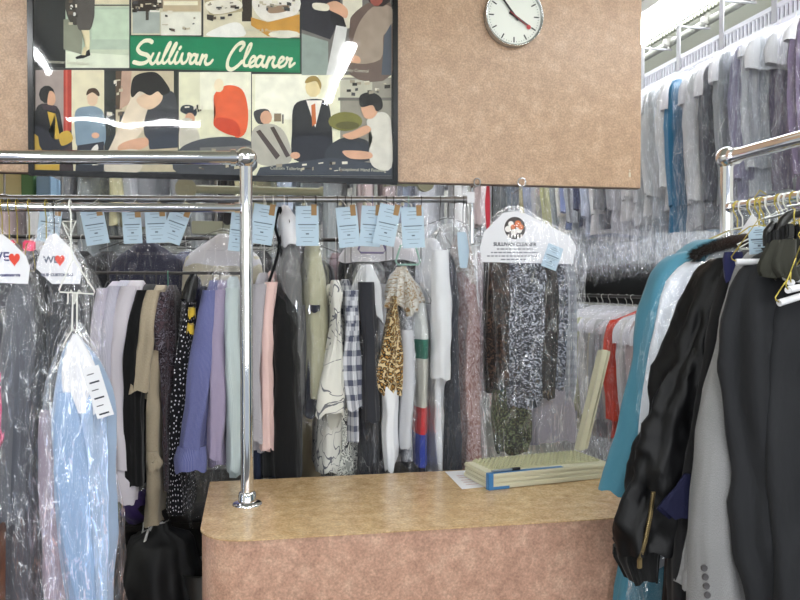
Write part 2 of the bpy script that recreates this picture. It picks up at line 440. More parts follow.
# ------------------------------------------------------------ chrome rails
def rail_unit(px, Y, ztop, zlow, label, x_to=None, y_to=None, dt=0, dl=0):
    t = empty('chrome_rail_stand', (px, Y, CT), label, 'rail', 'chrome rail stands on the counter')
    zt, zl = ztop-CT, zlow-CT
    bm = bmesh.new(); tube(bm, [(0, 0, .005), (0, 0, zt)], .0195, 24); mk('post', bm, CHROME, t)
    bm = bmesh.new(); lathe(bm, [(.045, .0), (.045, .004), (.040, .008), (.028, .011), (.026, .035), (.022, .04), (.0197, .041)], 28)
    mk('base_flange', bm, CHROME, t)
    bm = bmesh.new(); R_ = .033
    lathe(bm, [(max(.0005, R_*math.sin(a*PI/16)), zt-R_*math.cos(a*PI/16)) for a in range(17)], 28)
    mk('ball_joint', bm, CHROME, t)
    e = (x_to-px, 0) if x_to is not None else (0, y_to-Y)
    s = math.copysign(1, e[0]+e[1])
    bm = bmesh.new(); d0 = Vector((e[0], e[1], 0)).normalized()
    tube(bm, [d0*.01+Vector((0, 0, zt)), Vector((*e, zt-dt))], .0205, 24)
    tube(bm, [d0*.03+Vector((0, 0, zt)), d0*.045+Vector((0, 0, zt))], .0255, 24)
    mk('top_rail', bm, CHROME, t)
    bm = bmesh.new(); tube(bm, [d0*.015+Vector((0, 0, zl)), Vector((*e, zl-dl))], .0132, 20)
    tube(bm, [d0*.018+Vector((0, 0, zl)), d0*.034+Vector((0, 0, zl))], .017, 20)
    mk('hanging_rail', bm, CHROME, t)
    return t
PL = P(246, 158, 2.415)
ZT = PL.z
ZL = P(150, 206.5, 2.415).z
rail_unit(PL.x, 2.415, ZT, ZL, 'chrome rail stand at the left end of the counter, its bars reaching left', x_to=-1.9, dt=.05, dl=.024)
PR = P(727, 158, 2.139)
rail_unit(PR.x, 2.139, PR.z, P(730, 208, 2.139).z, 'chrome rail stand on the right, its bars running towards the viewer above the jackets', y_to=.2)
ZR = P(730, 208, 2.139).z

# ------------------------------------------------------------ poster over the counter
def sp(px, py, off=0): 
    v = P(px, py, SY); return Vector((v.x, SY-off, v.z))
root = empty('wall_poster', sp(214, 88, 0), 'large framed shop poster of photographs with green Sullivan Cleaner banner', 'poster')
RL = root.location
def gloss(c):
    return plain('poster_print_'+c, c, rough=.45, spec=.15, var=.22, vscale=28)
def poly_part(name, shapes, parent, base=.006, dz=.00025):
    """flat printed shapes on the poster, one over the other; each = (colour, points in photo pixels, rounded?)"""
    bm = bmesh.new(); mats = []; idx = {}
    for i, (c, pts, rnd) in enumerate(shapes):
        if c not in idx: idx[c] = len(mats); mats.append(gloss(c))
        if rnd:
            n = len(pts); q = []
            for j in range(n):
                a, b, c_, d = pts[j-1], pts[j], pts[(j+1) % n], pts[(j+2) % n]
                for t_ in (0, .25, .5, .75): q.append(tuple(cat(a[k], b[k], c_[k], d[k], t_) for k in (0, 1)))
            pts = q
        vs = [bm.verts.new(sp(x, y, base+i*dz)-RL) for x, y in pts]
        f = bm.faces.new(vs); f.material_index = idx[c]
    r = bmesh.ops.triangulate(bm, faces=bm.faces[:])
    bm.normal_update()
    me = bpy.data.meshes.new(name); bm.to_mesh(me); bm.free()
    return link(name, me, mats, parent)
def R4(x0, y0, x1, y1): return [(x0, y0), (x1, y0), (x1, y1), (x0, y1)]
EL = lambda cx, cy, rx, ry, n=10: [(cx+rx*math.cos(2*PI*i/n), cy+ry*math.sin(2*PI*i/n)) for i in range(n)]
a, b = sp(30, 176)-RL, sp(397, -60)-RL
bm = bmesh.new(); box(bm, (a.x, -.005, a.z), (b.x, -.0005, b.z)); mk('backing', bm, plain('poster_backing', '17171b', rough=.4), root, False)
bm = bmesh.new()
fw = .018
for lo, hi in (((a.x, a.z), (a.x+fw, b.z)), ((b.x-fw, a.z), (b.x, b.z)), ((a.x+fw, a.z), (b.x-fw, a.z+fw)), ((a.x+fw, b.z-fw), (b.x-fw, b.z))):
    box(bm, (lo[0], -.022, lo[1]), (hi[0], 0, hi[1]), 0, .002)
mk('frame', bm, plain('black_gloss_frame', '0c0c10', rough=.18), root, False)
SK, SK2 = 'dcab8c', 'e8c8a8'
poly_part('photograph', [('cdd6bd', R4(36, -58, 129.5, 68.5), 0), ('b9c9b4', R4(66, 8, 129.5, 50), 0), ('c6d8bf', R4(92, 10, 129.5, 40), 0), ('e6ecd6', [(66, 52), (129.5, 56), (129.5, 68.5), (66, 68.5)], 0),
    ('1d1f22', R4(36, -58, 66, 68.5), 0), ('8c8f7c', [(64, 20), (84, 20), (82, 55), (64, 50)], 0), ('3c3c40', R4(66, -58, 129.5, 4), 0), ('e0d6b8', R4(92, -40, 129.5, 5), 0), ('5c5048', R4(92, 5.5, 129.5, 6.6), 0),
    ('47423c', [(66, 2), (78, 0), (80, 14), (77, 26), (69, 20)], 1), ('f0efe6', EL(72, 8, 1.6, 2.4), 0), ('f0efe6', EL(75, 15, 1.5, 2), 0), ('57524e', [(76, -20), (94, -20), (95, 10), (94, 21), (90, 31), (80, 31), (77, 18)], 1),
    ('e9dcb4', [(82, 31), (90, 31), (90.5, 42), (90, 51), (86.5, 51), (85, 40)], 0), ('17171a', [(76, 58), (83, 55), (90, 50), (91, 56), (84, 59), (77, 60)], 0), ('dccfa6', [(84, 48), (88, 48), (86, 56), (82, 56)], 0)], root)
poly_part('photograph', [('d8d2b6', R4(131.5, -58, 201.5, 35.5), 0), ('6d6257', R4(132, -58, 163, 9), 0), ('3a302b', [(134, 2), (158, 0), (160, 9), (146, 13), (135, 11)], 1), ('aeb6ae', R4(133, 12, 160, 34), 0), ('eceadb', R4(161, 13, 201, 36), 0),
    ('c9b797', R4(163, -10, 201, 12), 0), ('f1ead0', R4(164, 2, 198, 6), 0), ('4a4740', R4(146, 12, 149, 21), 0), ('f6f4e8', R4(150, 11, 160, 13), 0)], root)
poly_part('photograph', [('ded6ba', R4(203.5, -58, 299.5, 38), 0), ('3a322c', R4(242, -58, 252, 22), 0), ('4c3c30', R4(284, -58, 299.5, 12), 0), ('b7aa86', [(204, 0), (240, -4), (243, 12), (210, 17)], 0), ('efe9d8', [(206, 3), (236, 0), (241, 9), (214, 15)], 1),
    ('3a3430', [(207, 15), (214, 16), (213, 22), (207, 20)], 0), ('f2f0e8', [(206, 36), (226, 25), (240, 24), (244, 37)], 1), ('efeae0', [(255, -2), (296, -4), (297, 14), (270, 22), (256, 14)], 1), ('a58a72', [(268, 8), (288, 6), (286, 12), (270, 14)], 1),
    ('cf9a45', [(251, 18), (268, 23), (299.5, 15), (299.5, 36), (268, 37), (251, 26)], 0), ('e7e2d2', EL(284, 35, 16, 4), 0)], root)
poly_part('photograph', [('77746f', R4(301.5, -58, 391, 75.5), 0), ('34333a', [(301.5, -58), (341, -58), (340, 20), (330, 40), (301.5, 30)], 0), ('98a59c', [(301.5, 34), (328, 42), (328, 75.5), (301.5, 75.5)], 0), ('e2dcc8', [(341, -58), (362, -58), (362, 26), (343, 30)], 0),
    ('2b2b2f', [(331, 8), (340, 8), (346, 27), (343, 30), (334, 28), (330, 20)], 0), ('dcdcd8', [(336, 26), (347, 28), (340, 75.5), (326, 75.5)], 0),
    ('6f5d55', [(352, 16), (372, 2), (391, 6), (391, 75.5), (350, 75.5), (350, 30)], 1), ('a39282', [(372, 8), (391, 8), (391, 28), (383, 36), (380, 60), (352, 62), (356, 30)], 1), ('4f5560', [(384, 36), (391, 24), (391, 75.5), (381, 75.5)], 0),
    ('2b2021', EL(379, -6, 13, 14), 0), ('a4574c', EL(376, -2, 7, 9), 0), (SK, [(326, 5), (336, 2), (347, 10), (346, 19), (338, 15), (328, 10)], 1), ('ece6d0', [(313, 4), (327, 5), (329, 10), (325, 12), (314, 10)], 1), (SK, [(343, 55), (358, 57), (359, 64), (344, 61)], 1)], root)
poly_part('photograph', [('a99a94', R4(36, 70.5, 64, 172), 0), ('e8dfbf', R4(64, 70.5, 104.5, 172), 0), ('b03a30', R4(64, 70.5, 72, 172), 0), ('cb5a4a', R4(66, 70.5, 68, 172), 0), ('3c2a2a', [(60, 140), (72, 130), (74, 172), (58, 172)], 0),
    ('17161c', [(36, 112), (44, 104), (58, 108), (62, 122), (64, 146), (50, 150), (36, 146)], 1), ('c9a53a', [(48, 112), (56, 114), (60, 135), (60, 155), (60, 172), (34, 172), (35, 134), (45, 142), (55, 146)], 0), ('1e1c24', [(40, 108), (46, 110), (52, 138), (68, 138), (70, 146), (54, 152), (40, 146)], 1),
    ('c9a53a', [(60, 135), (68, 131), (73, 136), (72, 142), (62, 146)], 1), ('14131a', EL(47.5, 95, 8, 9), 0), (SK, [(50, 92), (55, 94), (56, 102), (52, 107), (48, 104)], 1), ('3b2a36', [(42, 104), (58, 107), (56, 112), (44, 110)], 0),
    ('7f94a4', [(76, 112), (88, 107), (98, 108), (104.5, 116), (104.5, 146), (80, 148), (76, 136)], 1), (SK2, EL(93, 99, 5.5, 8), 0), ('4f3a2c', [(87, 96), (89, 90), (96, 89), (100, 94), (99, 97), (93, 93)], 1), ('2e3038', [(78, 146), (104.5, 142), (104.5, 172), (76, 172)], 0), ('e8e4dc', [(92, 150), (98, 145), (99, 155), (93, 156)], 1), (SK, EL(96, 136, 4, 3), 0)], root)
poly_part('photograph', [('cfc2a4', R4(105.5, 71.5, 178, 172), 0), ('2d3130', R4(105.5, 71.5, 116, 172), 0), ('5c4a3a', R4(116, 71.5, 122, 110), 0), ('c3a18c', [(122, 71.5), (132, 71.5), (130, 104), (120, 110)], 0), ('3c4246', R4(120, 112, 132, 126), 0), ('2e3230', R4(174, 71.5, 178, 120), 0),
    ('e8d8c0', [(132, 98), (146, 92), (152, 116), (136, 140), (124, 160), (106, 160), (114, 140)], 1), ('3f4147', [(150, 106), (166, 92), (176, 98), (178, 138), (150, 140), (144, 128)], 1), (SK2, [(138, 98), (158, 90), (163, 96), (160, 104), (150, 110), (140, 106)], 1),
    ('1e1b1c', [(131, 92), (134, 78), (146, 73), (158, 74), (168, 86), (170, 92), (163, 96), (158, 92), (150, 96), (140, 92), (133, 98)], 1), ('3a3f49', [(146, 132), (178, 126), (178, 148), (150, 150)], 0), (SK, [(118, 148), (126, 142), (146, 138), (148, 146), (134, 152), (122, 154)], 1), ('ded4c2', [(106, 156), (138, 150), (140, 172), (106, 172)], 1)], root)
poly_part('photograph', [('e6e4c6', R4(179, 72.5, 251, 174), 0), ('f4f2dc', R4(200, 72.5, 251, 110), 0), ('2a3440', [(181, 112), (183, 106), (192, 106), (197, 112), (194, 117)], 1), (SK, EL(190, 119, 5, 6), 0), ('c9c4b4', [(181, 122), (192, 120), (200, 140), (190, 152), (180, 146)], 1), ('4a4c50', [(179, 150), (210, 138), (251, 142), (251, 174), (179, 174)], 1),
    ('e9653a', [(214, 96), (226, 86), (242, 90), (248, 110), (246, 132), (236, 138), (228, 126), (214, 126), (216, 112)], 1), ('d4492c', [(218, 118), (236, 122), (240, 136), (226, 134), (214, 126)], 1), ('f6e6c4', EL(219, 86, 5, 7), 0), ('74736f', [(200, 148), (251, 146), (251, 156), (200, 158)], 0)], root)
poly_part('photograph', [('f0eed2', R4(252, 74.5, 391, 176), 0), ('9c978a', R4(340, 78, 391, 176), 0), ('c8c5b2', R4(340, 80, 372, 98), 0), ('6f6c66', R4(338, 98, 391, 101), 0), ('fbf9e6', R4(255, 76, 318, 120), 0),
    ('3a3b3e', [(254, 112), (268, 110), (270, 122), (258, 124)], 1), (SK, EL(266, 118, 6, 7), 0), ('b9b5a8', [(252, 132), (268, 124), (284, 132), (292, 158), (280, 166), (256, 162)], 1), ('50443f', [(256, 132), (260, 130), (280, 156), (276, 160)], 0), ('50443f', [(270, 128), (274, 127), (290, 156), (286, 158)], 0),
    ('55504c', R4(282, 115, 283.5, 124), 0), ('8b7a62', R4(274, 114, 281, 122), 0),
    ('26272e', [(294, 106), (308, 100), (324, 101), (330, 112), (332, 152), (324, 162), (294, 160), (292, 130)], 1), ('f4efe4', [(306, 101), (322, 101), (315, 128)], 0), ('c96f3c', [(311, 106), (315, 104), (316, 124), (312, 127)], 0), ('efdca8', EL(313, 88, 8, 10), 0), ('a98e50', [(305, 84), (308, 78), (316, 77), (321, 84), (320, 90), (316, 82)], 1),
    ('7d7a3c', EL(345, 122, 17, 9.5, 16), 0), ('5f5c30', EL(347, 126, 12, 4, 12), 0), ('33363c', [(326, 150), (344, 138), (368, 142), (372, 160), (330, 164)], 1), ('3e434c', [(260, 168), (330, 158), (391, 166), (391, 176), (256, 176)], 0),
    ('dcd8cc', [(366, 122), (378, 113), (388, 116), (391, 130), (391, 168), (374, 168), (368, 154), (372, 138)], 1), (SK, [(342, 136), (352, 132), (366, 126), (370, 132), (352, 140)], 1), (SK, [(342, 152), (352, 151), (370, 153), (370, 159), (350, 159)], 1), (SK, [(361, 106), (372, 104), (377, 112), (372, 119), (364, 118)], 1), ('17151a', [(359, 104), (360, 96), (370, 93), (380, 98), (382, 108), (376, 112), (372, 106), (362, 108)], 1), (SK, EL(295, 156, 5, 3.5), 0)], root)
rp = random.Random(21)
def clutter(x0, y0, x1, y1, n, cols, s=3):
    out = []
    for _ in range(n):
        x, y = rp.uniform(x0, x1), rp.uniform(y0, y1); w_, h_ = rp.uniform(.6, s), rp.uniform(.4, s*.6); t_ = rp.uniform(-.4, .4)
        out.append((rp.choice(cols), [(x-w_, y-h_+t_), (x+w_, y-h_-t_), (x+w_, y+h_-t_), (x-w_, y+h_+t_)], 0))
    return out
CA = ['2e2a28', '6a5c50', 'e8e2d0', 'a39a86', '4a4a4c', 'c9bfa4']
sh = []
for reg in ((134, 2, 160, 12, 14), (165, 12, 198, 32, 10), (207, 4, 238, 20, 14), (258, 2, 294, 12, 18), (71, 2, 80, 30, 7), (346, 82, 388, 96, 16), (183, 104, 204, 112, 8), (184, 150, 246, 170, 16), (110, 76, 126, 126, 10), (82, 150, 102, 168, 10), (272, 162, 350, 172, 12)):
    sh += clutter(*reg[:4], reg[4], CA)
poly_part('photograph_detail', sh, root, base=.0122, dz=.00001)
poly_part('banner', [('0f7a4e', [(130.5, 36.5), (300, 39.5), (300, 73.5), (130.5, 69)], 0), ('15855a', [(131.5, 38), (299, 41), (299, 71), (131.5, 67.5)], 0)], root, base=.010)

# brush lettering: strokes drawn as rounded ribbons
Z2 = lambda l: [(x/6.154+120, y/6.154) for x, y in l]
Z3 = lambda l: [(x/4.706+230, y/4.706) for x, y in l]
strokes = [(Z2(s), w_) for s, w_ in [
    ([(200, 266), (182, 256), (150, 260), (122, 285), (112, 308), (130, 332), (168, 345), (182, 365), (165, 388), (128, 397), (88, 388)], 1.55),
    ([(206, 338), (190, 372), (192, 392), (206, 398), (224, 378), (244, 335)], 1.25), ([(244, 335), (231, 375), (236, 396), (252, 392)], 1.25),
    ([(252, 392), (275, 350), (304, 298), (314, 272), (305, 272), (286, 308), (270, 352), (264, 384), (274, 396), (290, 385)], 1.15),
    ([(290, 385), (318, 345), (342, 300), (351, 276), (342, 276), (324, 310), (308, 352), (304, 384), (314, 396), (330, 385)], 1.15),
    ([(330, 385), (355, 328), (341, 365), (340, 388), (350, 396), (368, 382)], 1.2), ([(370, 304), (374, 299)], 1.5),
    ([(368, 382), (386, 338), (379, 370), (386, 395), (406, 388), (422, 360), (424, 338), (438, 346)], 1.2),
    ([(474, 350), (456, 342), (438, 362), (432, 388), (444, 397), (462, 380), (478, 346), (468, 384), (478, 398), (494, 388)], 1.25),
    ([(494, 388), (508, 346), (494, 400), (504, 372), (522, 350), (534, 352), (525, 384), (534, 402), (556, 395), (570, 378)], 1.25)]]
strokes += [(Z3(s), w_) for s, w_ in [
    ([(50, 240), (66, 218), (56, 206), (32, 220), (6, 255), (-10, 292), (-10, 322), (8, 332), (36, 315), (56, 295)], 1.55),
    ([(56, 300), (80, 265), (98, 228), (100, 212), (90, 218), (76, 252), (66, 290), (68, 312), (82, 314)], 1.15),
    ([(82, 314), (106, 296), (119, 280), (110, 270), (98, 282), (90, 305), (98, 319), (117, 312)], 1.15),
    ([(156, 276), (140, 270), (125, 287), (120, 308), (132, 317), (148, 300), (160, 273), (150, 302), (158, 317), (170, 308)], 1.25),
    ([(170, 308), (184, 276), (172, 320), (178, 300), (196, 276), (208, 280), (200, 304), (208, 319), (222, 312)], 1.25),
    ([(222, 312), (240, 297), (253, 283), (244, 274), (232, 287), (227, 310), (236, 321), (256, 313)], 1.15),
    ([(256, 313), (268, 292), (266, 278), (274, 284), (289, 283), (281, 300), (282, 318), (302, 304)], 1.25)]]
bm = bmesh.new(); k_ = (sp(201, 50)-sp(200, 50)).length
for si, (s, w_) in enumerate(strokes):
    pts = smooth_rows([(x, y, 0) for x, y in s], .35) if len(s) > 2 else [list(q)+[0] for q in s]
    off = .0118+si*.0001
    for i, q in enumerate(pts):
        dl_ = off+.0000012*i
        bm.faces.new([bm.verts.new(sp(q[0]+w_*1.0*math.cos(a_*PI/5)+w_*.36*math.sin(a_*PI/5), q[1]-w_*1.38*math.sin(a_*PI/5), dl_)-RL) for a_ in range(10)])
me = bpy.data.meshes.new('lettering'); bm.to_mesh(me); bm.free(); link('lettering', me, plain('cream_lettering', 'f2f0d2', rough=.4), root)['label'] = 'cream script lettering on the green banner'
for s_, x, y, z_ in (('Customer Satisfaction', 68, 63.5, .0125), ('Quality Control', 354, 71.5, .0125), ('Custom Tailoring', 286, 169, .0125), ('Exceptional Hand Finishing', 362, 170.5, .0125), ('Cleaning & Pressing', 262, 31.5, .0125)):
    text_obj('caption', s_, .0155, plain('caption_print', 'cfcdb8', rough=.6), root, sp(x, y, z_)-RL)
bm = bmesh.new(); box(bm, (a.x+fw, -.0165, a.z+fw), (b.x-fw, -.0155, b.z-fw))
m = bpy.data.materials.new('acrylic_cover'); m.use_nodes = True; nt = m.node_tree; nt.nodes.clear()
tr = N(nt, 'ShaderNodeBsdfTransparent'); gl = N(nt, 'ShaderNodeBsdfGlossy', Roughness=.03); mx = N(nt, 'ShaderNodeMixShader'); mx.inputs[0].default_value = .038
tcc = N(nt, 'ShaderNodeTexCoord'); nz = N(nt, 'ShaderNodeTexNoise', Scale=3.5); nt.links.new(tcc.outputs['Object'], nz.inputs['Vector']); bp = N(nt, 'ShaderNodeBump', Strength=.5, Distance=.004); nt.links.new(nz.outputs[0], bp.inputs['Height']); nt.links.new(bp.outputs[0], gl.inputs['Normal'])
o_ = N(nt, 'ShaderNodeOutputMaterial'); nt.links.new(tr.outputs[0], mx.inputs[1]); nt.links.new(gl.outputs[0], mx.inputs[2]); nt.links.new(mx.outputs[0], o_.inputs[0])
mk('glazing', bm, m, root, False)

# ------------------------------------------------------------ clock
cc = P(512, 18, SY); CR = (P(541, 18, SY)-P(483.5, 18, SY)).length/2
t = empty('wall_clock', (cc.x, SY, cc.z), 'round white wall clock with silver rim and black hands', 'clock')
bm = bmesh.new(); lathe(bm, [(CR*.97, 0), (CR, .004), (CR, .028), (CR*.985, .034), (CR*.95, .034), (CR*.925, .028), (CR*.925, .02)], 64, axis='y'); mk('rim', bm, plain('brushed_silver_rim', 'b9bcbc', rough=.25, metal=.9), t)
bm = bmesh.new(); lathe(bm, [(.001, .0215), (CR*.93, .0215), (CR*.93, .018), (.001, .018)], 64, axis='y'); mk('dial', bm, plain('dial_white', 'e4e6dc', rough=.5), t, False)
bm = bmesh.new()
def bar(bm, ang, r0, r1, w0, w1, y, mi=0):
    d = Vector((math.sin(ang), 0, math.cos(ang))); s = Vector((d.z, 0, -d.x))
    lo = [d*r0-s*w0, d*r0+s*w0, d*r1+s*w1, d*r1-s*w1]
    A = [bm.verts.new(q+Vector((0, -y, 0))) for q in lo]; B = [bm.verts.new(q+Vector((0, -y-.0012, 0))) for q in lo]
    bm.faces.new(A); bm.faces.new(B)
    for i in range(4): bm.faces.new((A[i], A[(i+1) % 4], B[(i+1) % 4], B[i]))
for i in range(60):
    an = i*PI/30
    if i % 5: bar(bm, an, CR*.83, CR*.86, .0007, .0007, .022)
    else: bar(bm, an, CR*.69, CR*.865, .0022, .0022, .022)
mk('minute_marks', bm, BLACKP, t, False)
bm = bmesh.new(); bar(bm, math.radians(122), -CR*.2, CR*.56, .0052, .0040, .025); mk('hour_hand', bm, BLACKP, t, False)
bm = bmesh.new(); bar(bm, math.radians(-38), -CR*.2, CR*.84, .0042, .0030, .028); mk('minute_hand', bm, BLACKP, t, False)
bm = bmesh.new(); bar(bm, math.radians(127), -CR*.2, CR*.60, .0008, .0008, .0305); lathe(bm, [(.001, .0310), (CR*.075, .0310), (CR*.075, .032), (.001, .032)], 20, (CR*.60*math.sin(math.radians(127)), 0, CR*.60*math.cos(math.radians(127))), axis='y')
mk('second_hand', bm, plain('red_second_hand', 'b9383a', rough=.5), t, False)
text_obj('dial_print', 'TIMEKEEPER', .008, plain('grey_print', '9a9c96', rough=.7), t, (.004, -.0222, CR*.40)) if False else None

# small switch plate low on the header
p = P(629.5, 174, SY)
bm = bmesh.new(); box(bm, (-.004, -.003, -.012), (.004, 0, .006), 0, .001); box(bm, (-.003, -.003, .010), (.003, 0, .016), 0, .001)
o = mk('adhesive_hook', bm, plain('dull_cream', 'cfc4ae', rough=.6), None, False); o.location = (p.x, SY, p.z); setp(o, 'tiny pale hook stuck low on the tan header near its right corner', 'hook')

# ------------------------------------------------------------ traced garments
def traced(name, mat, Y, rows, ry, root, seed=0, dy=0, parent=None, taper=True, **kw):
    """cloth whose left and right outline is given in photo pixels on the plane Y, ry = half its depth"""
    secs = []
    z0 = None
    for r in rows:
        a_, b_ = P(r[1], r[0], Y), P(r[2], r[0], Y)
        rr = r[3] if len(r) > 3 else ry
        z = (a_.z+b_.z)/2
        if z0 is None: z0 = z
        if taper and len(r) < 4: rr = ry*min(1, .25+.75*(z0-z)/.09) if ry > .1 else ry*min(1, .6+.4*(z0-z)/.05)
        secs.append(((a_.x+b_.x)/2, Y+dy, z, abs(b_.x-a_.x)/2, rr))
    return loft(name, secs, mat, parent or root, seed=seed, origin=root.location, **kw)

def hanger_mesh(drop, hw, axis, rr=.0125, wr=.0016, sd=.07, rail='x', body=False):
    """wire coat hanger: hook over a rail of radius rr at the origin, neck `drop` lower, arms hw long"""
    bm = bmesh.new(); pts = []
    R_ = rr+wr+.0004
    for i in range(9):
        an = math.radians(-60+i*30)
        q = (R_*math.cos(an), R_*math.sin(an))
        pts.append((0, q[0], q[1]) if rail == 'x' else (q[0], 0, q[1]))
    pts.append((0, -R_*.9, -R_) if rail == 'x' else (-R_*.9, 0, -R_))
    pts += [(0, 0, -R_-.02), (0, 0, -drop)]
    tube(bm, pts, wr, 6)
    ax = Vector((1, 0, 0)) if axis == 'x' else Vector((0, 1, 0))
    n_ = Vector((0, 0, -drop)); l = n_+ax*hw+Vector((0, 0, -sd)); r = n_-ax*hw+Vector((0, 0, -sd))
    tube(bm, [n_, n_+ax*.03+Vector((0, 0, -.006)), l, l+Vector((0, 0, -.012))-ax*.01, r+Vector((0, 0, -.012))+ax*.01, r, n_-ax*.03+Vector((0, 0, -.006)), n_], wr if not body else .0042, 6)
    return bm

Y0 = 3.05
RZ0 = P(400, 199.5, Y0)
def RZF(X): return RZ0.z+.018*(X-RZ0.x)
RZ = RZ0.z
def G(name, label, cat_, parts, hook, neck_py, group=None, Y=Y0, railY=None, axis='y', hw=.18, wire=WIRE_K, rr=.0125, rail='x', top_z=None, thick=False):
    """a hanging garment: parts = (part name, material, plane, rows, half depth, options)"""
    h = P(hook[0], hook[1], railY if railY is not None else Y)
    if top_z == 'rail': h.z = RZF(h.x)
    elif top_z is not None: h.z = top_z
    root = empty(name, h, label, cat_, group)
    ndz = h.z-P(hook[0], neck_py, h.y).z
    mk('hanger', hanger_mesh(max(.03, ndz), hw, axis, rr=rr, rail=rail, body=thick), wire, root)
    made = {}
    for i, (pn, mat, Yp, rows, ry, kw) in enumerate(parts):
        kw = dict(kw); par = made.get(kw.pop('under', None))
        o = traced(pn, mat, Yp, rows, ry, root, seed=(hash_(label)+i*13) % 997, parent=par, **kw)
        made[pn] = o
    return root
def hash_(s):
    h = 7
    for ch in s: h = (h*31+ord(ch)) % 100003
    return h

# ------------------------------------------------------------ back rails and pipes
def railobj(name, label, a_, b_, r, mat, caps=True, hang=(), n=16):
    a_, b_ = Vector(a_), Vector(b_)
    root = empty(name, a_, label, 'rail')
    bm = bmesh.new(); tube(bm, [(0, 0, 0), b_-a_], r, n); mk('tube', bm, mat, root)
    d = (b_-a_).normalized()
    if caps:
        bm = bmesh.new(); tube(bm, [d*-.004, d*.012], r*1.35, n); mk('end_cap', bm, mat, root)
        bm = bmesh.new(); tube(bm, [b_-a_-d*.012, b_-a_+d*.004], r*1.35, n); mk('end_cap', bm, mat, root)
    for tt in hang:
        q = (b_-a_)*tt
        bm = bmesh.new(); tube(bm, [q+Vector((0, 0, r)), q+Vector((0, 0, 3.1-a_.z))], .004, 8); tube(bm, [q-d*.012, q+d*.012], r*1.25, n); mk('hanger_rod', bm, mat, root)
    return root
xe = P(466, 191, Y0).x
railobj('garment_rail', 'long grey steel tube rail behind the counter carrying the ticketed clothes', (-2.6, Y0, RZF(-2.6)), (xe, Y0, RZF(xe)), .0125, STEEL, hang=(.05, .5, .985))
RZ2 = P(160, 273, 3.10).z
railobj('garment_rail', 'thin dark lower rail behind the left clothes, under the blue tickets', (P(40, 273, 3.1).x, 3.10, RZ2), (P(246, 273, 3.1).x, 3.10, RZ2), .006, WIRE_K)
PIPE = plain('pale_green_enamel_pipe', 'a9ac92', rough=.4, var=.05)
q0, q1 = P(186, 189, 3.5), P(322, 189, 3.5)
root = railobj('conveyor_pipe', 'pale green conveyor pipe with round end fitting under the poster', (q0.x, 3.5, q0.z), (q1.x, 3.5, q0.z), .018, PIPE, hang=(.5,))
bm = bmesh.new(); lathe(bm, [(.02, -.02), (.045, -.02), (.045, .02), (.02, .02)], 20, axis='y'); mk('end_fitting', bm, PIPE, root)
q0, q1 = P(384, 182, 3.55), P(425, 186, 3.55)
root = railobj('conveyor_pipe', 'short pale pipe end with round boss just under the header, right of the poster', (q0.x, 3.55, q0.z), (q1.x, 3.55, q0.z), .016, PIPE, hang=(.5,))
bm = bmesh.new(); lathe(bm, [(.02, -.02), (.04, -.02), (.04, .02), (.02, .02)], 20, (q1.x-q0.x, 0, 0), axis='y'); mk('end_fitting', bm, PIPE, root)
# short chrome drop at the right end of the rail
t_, b_ = P(472, 184, 2.80), P(471, 243, 2.80)
root = empty('chrome_drop_hook', (t_.x, 2.80, hb), 'short bright chrome bar hanging under the header at the end of the back rail', 'hook')
bm = bmesh.new(); tube(bm, [(0, 0, 0), (0, 0, b_.z-hb)], .0085, 14); mk('bar', bm, CHROME, root)
bm = bmesh.new(); tube(bm, [(.012*math.cos(i*PI/8), -.068, .004+.014*math.sin(i*PI/8)) for i in range(16)], .0022, 6, closed=True); tube(bm, [(0, -.068, -.010), (0, -.03, -.012), (0, 0, -.006)], .002, 6); mk('ring', bm, STEEL, root)
bm = bmesh.new(); box(bm, (-.022, -.014, -.065), (.006, -.013, -.025)); mk('paper_scrap', bm, PAPER, root, False)

# ------------------------------------------------------------ clothes on the back rail (seen side-on)
YF = 2.87; DY = .18
def body(mat, rows, ry=.19, **kw): return ('body', mat, YF, rows, ry, {**dict(dy=DY), **kw})
def sleeve(mat, rows, ry=.045, **kw): return ('sleeve', mat, 2.85, rows, ry, {**dict(amp=.006), **kw})
def bag(rows, ry=.21, mat=None, **kw):
    return ('plastic_cover', mat or FILM, YF-.02, rows, ry, {**dict(dy=DY+.02, amp=.012, crease=.010, hem=.02, open_end=True, k=(4, 14)), **kw})
c_lil, c_lil2, c_wh = cloth('cfc9d8', rough=.8), cloth('bcbacb', 'stripe', 'd8d6e2', 1.2), cloth('d8d2da', rough=.8)
BLK = cloth('0b0b0d', rough=.8)
LG = 'clothes hanging side-on behind the counter'
low = dict(rr=.006, railY=3.10)
def GL(name, label, cat_, parts, hx_, py, **kw):
    return G(name, label, cat_, parts, (hx_, 273), py, LG, top_z=RZ2, **{**low, **kw})
GL('dress_shirt', 'pale lilac long shirt, furthest left of the row beside the blue bagged shirt', 'shirt', [body(c_lil, [(281, 104, 112), (292, 96, 116), (320, 92, 116), (400, 90, 114), (480, 92, 114)]), sleeve(c_lil, [(288, 98, 110), (330, 92, 106), (400, 90, 106), (462, 93, 108)])], 108, 281)
GL('dress_shirt', 'finely striped grey lilac shirt, second from left in the row', 'shirt', [body(c_lil2, [(280, 112, 122), (292, 106, 126), (330, 101, 124), (400, 100, 124), (490, 102, 122)]), sleeve(c_lil2, [(286, 108, 120), (330, 101, 117), (400, 99, 116), (470, 104, 118)])], 117, 280)
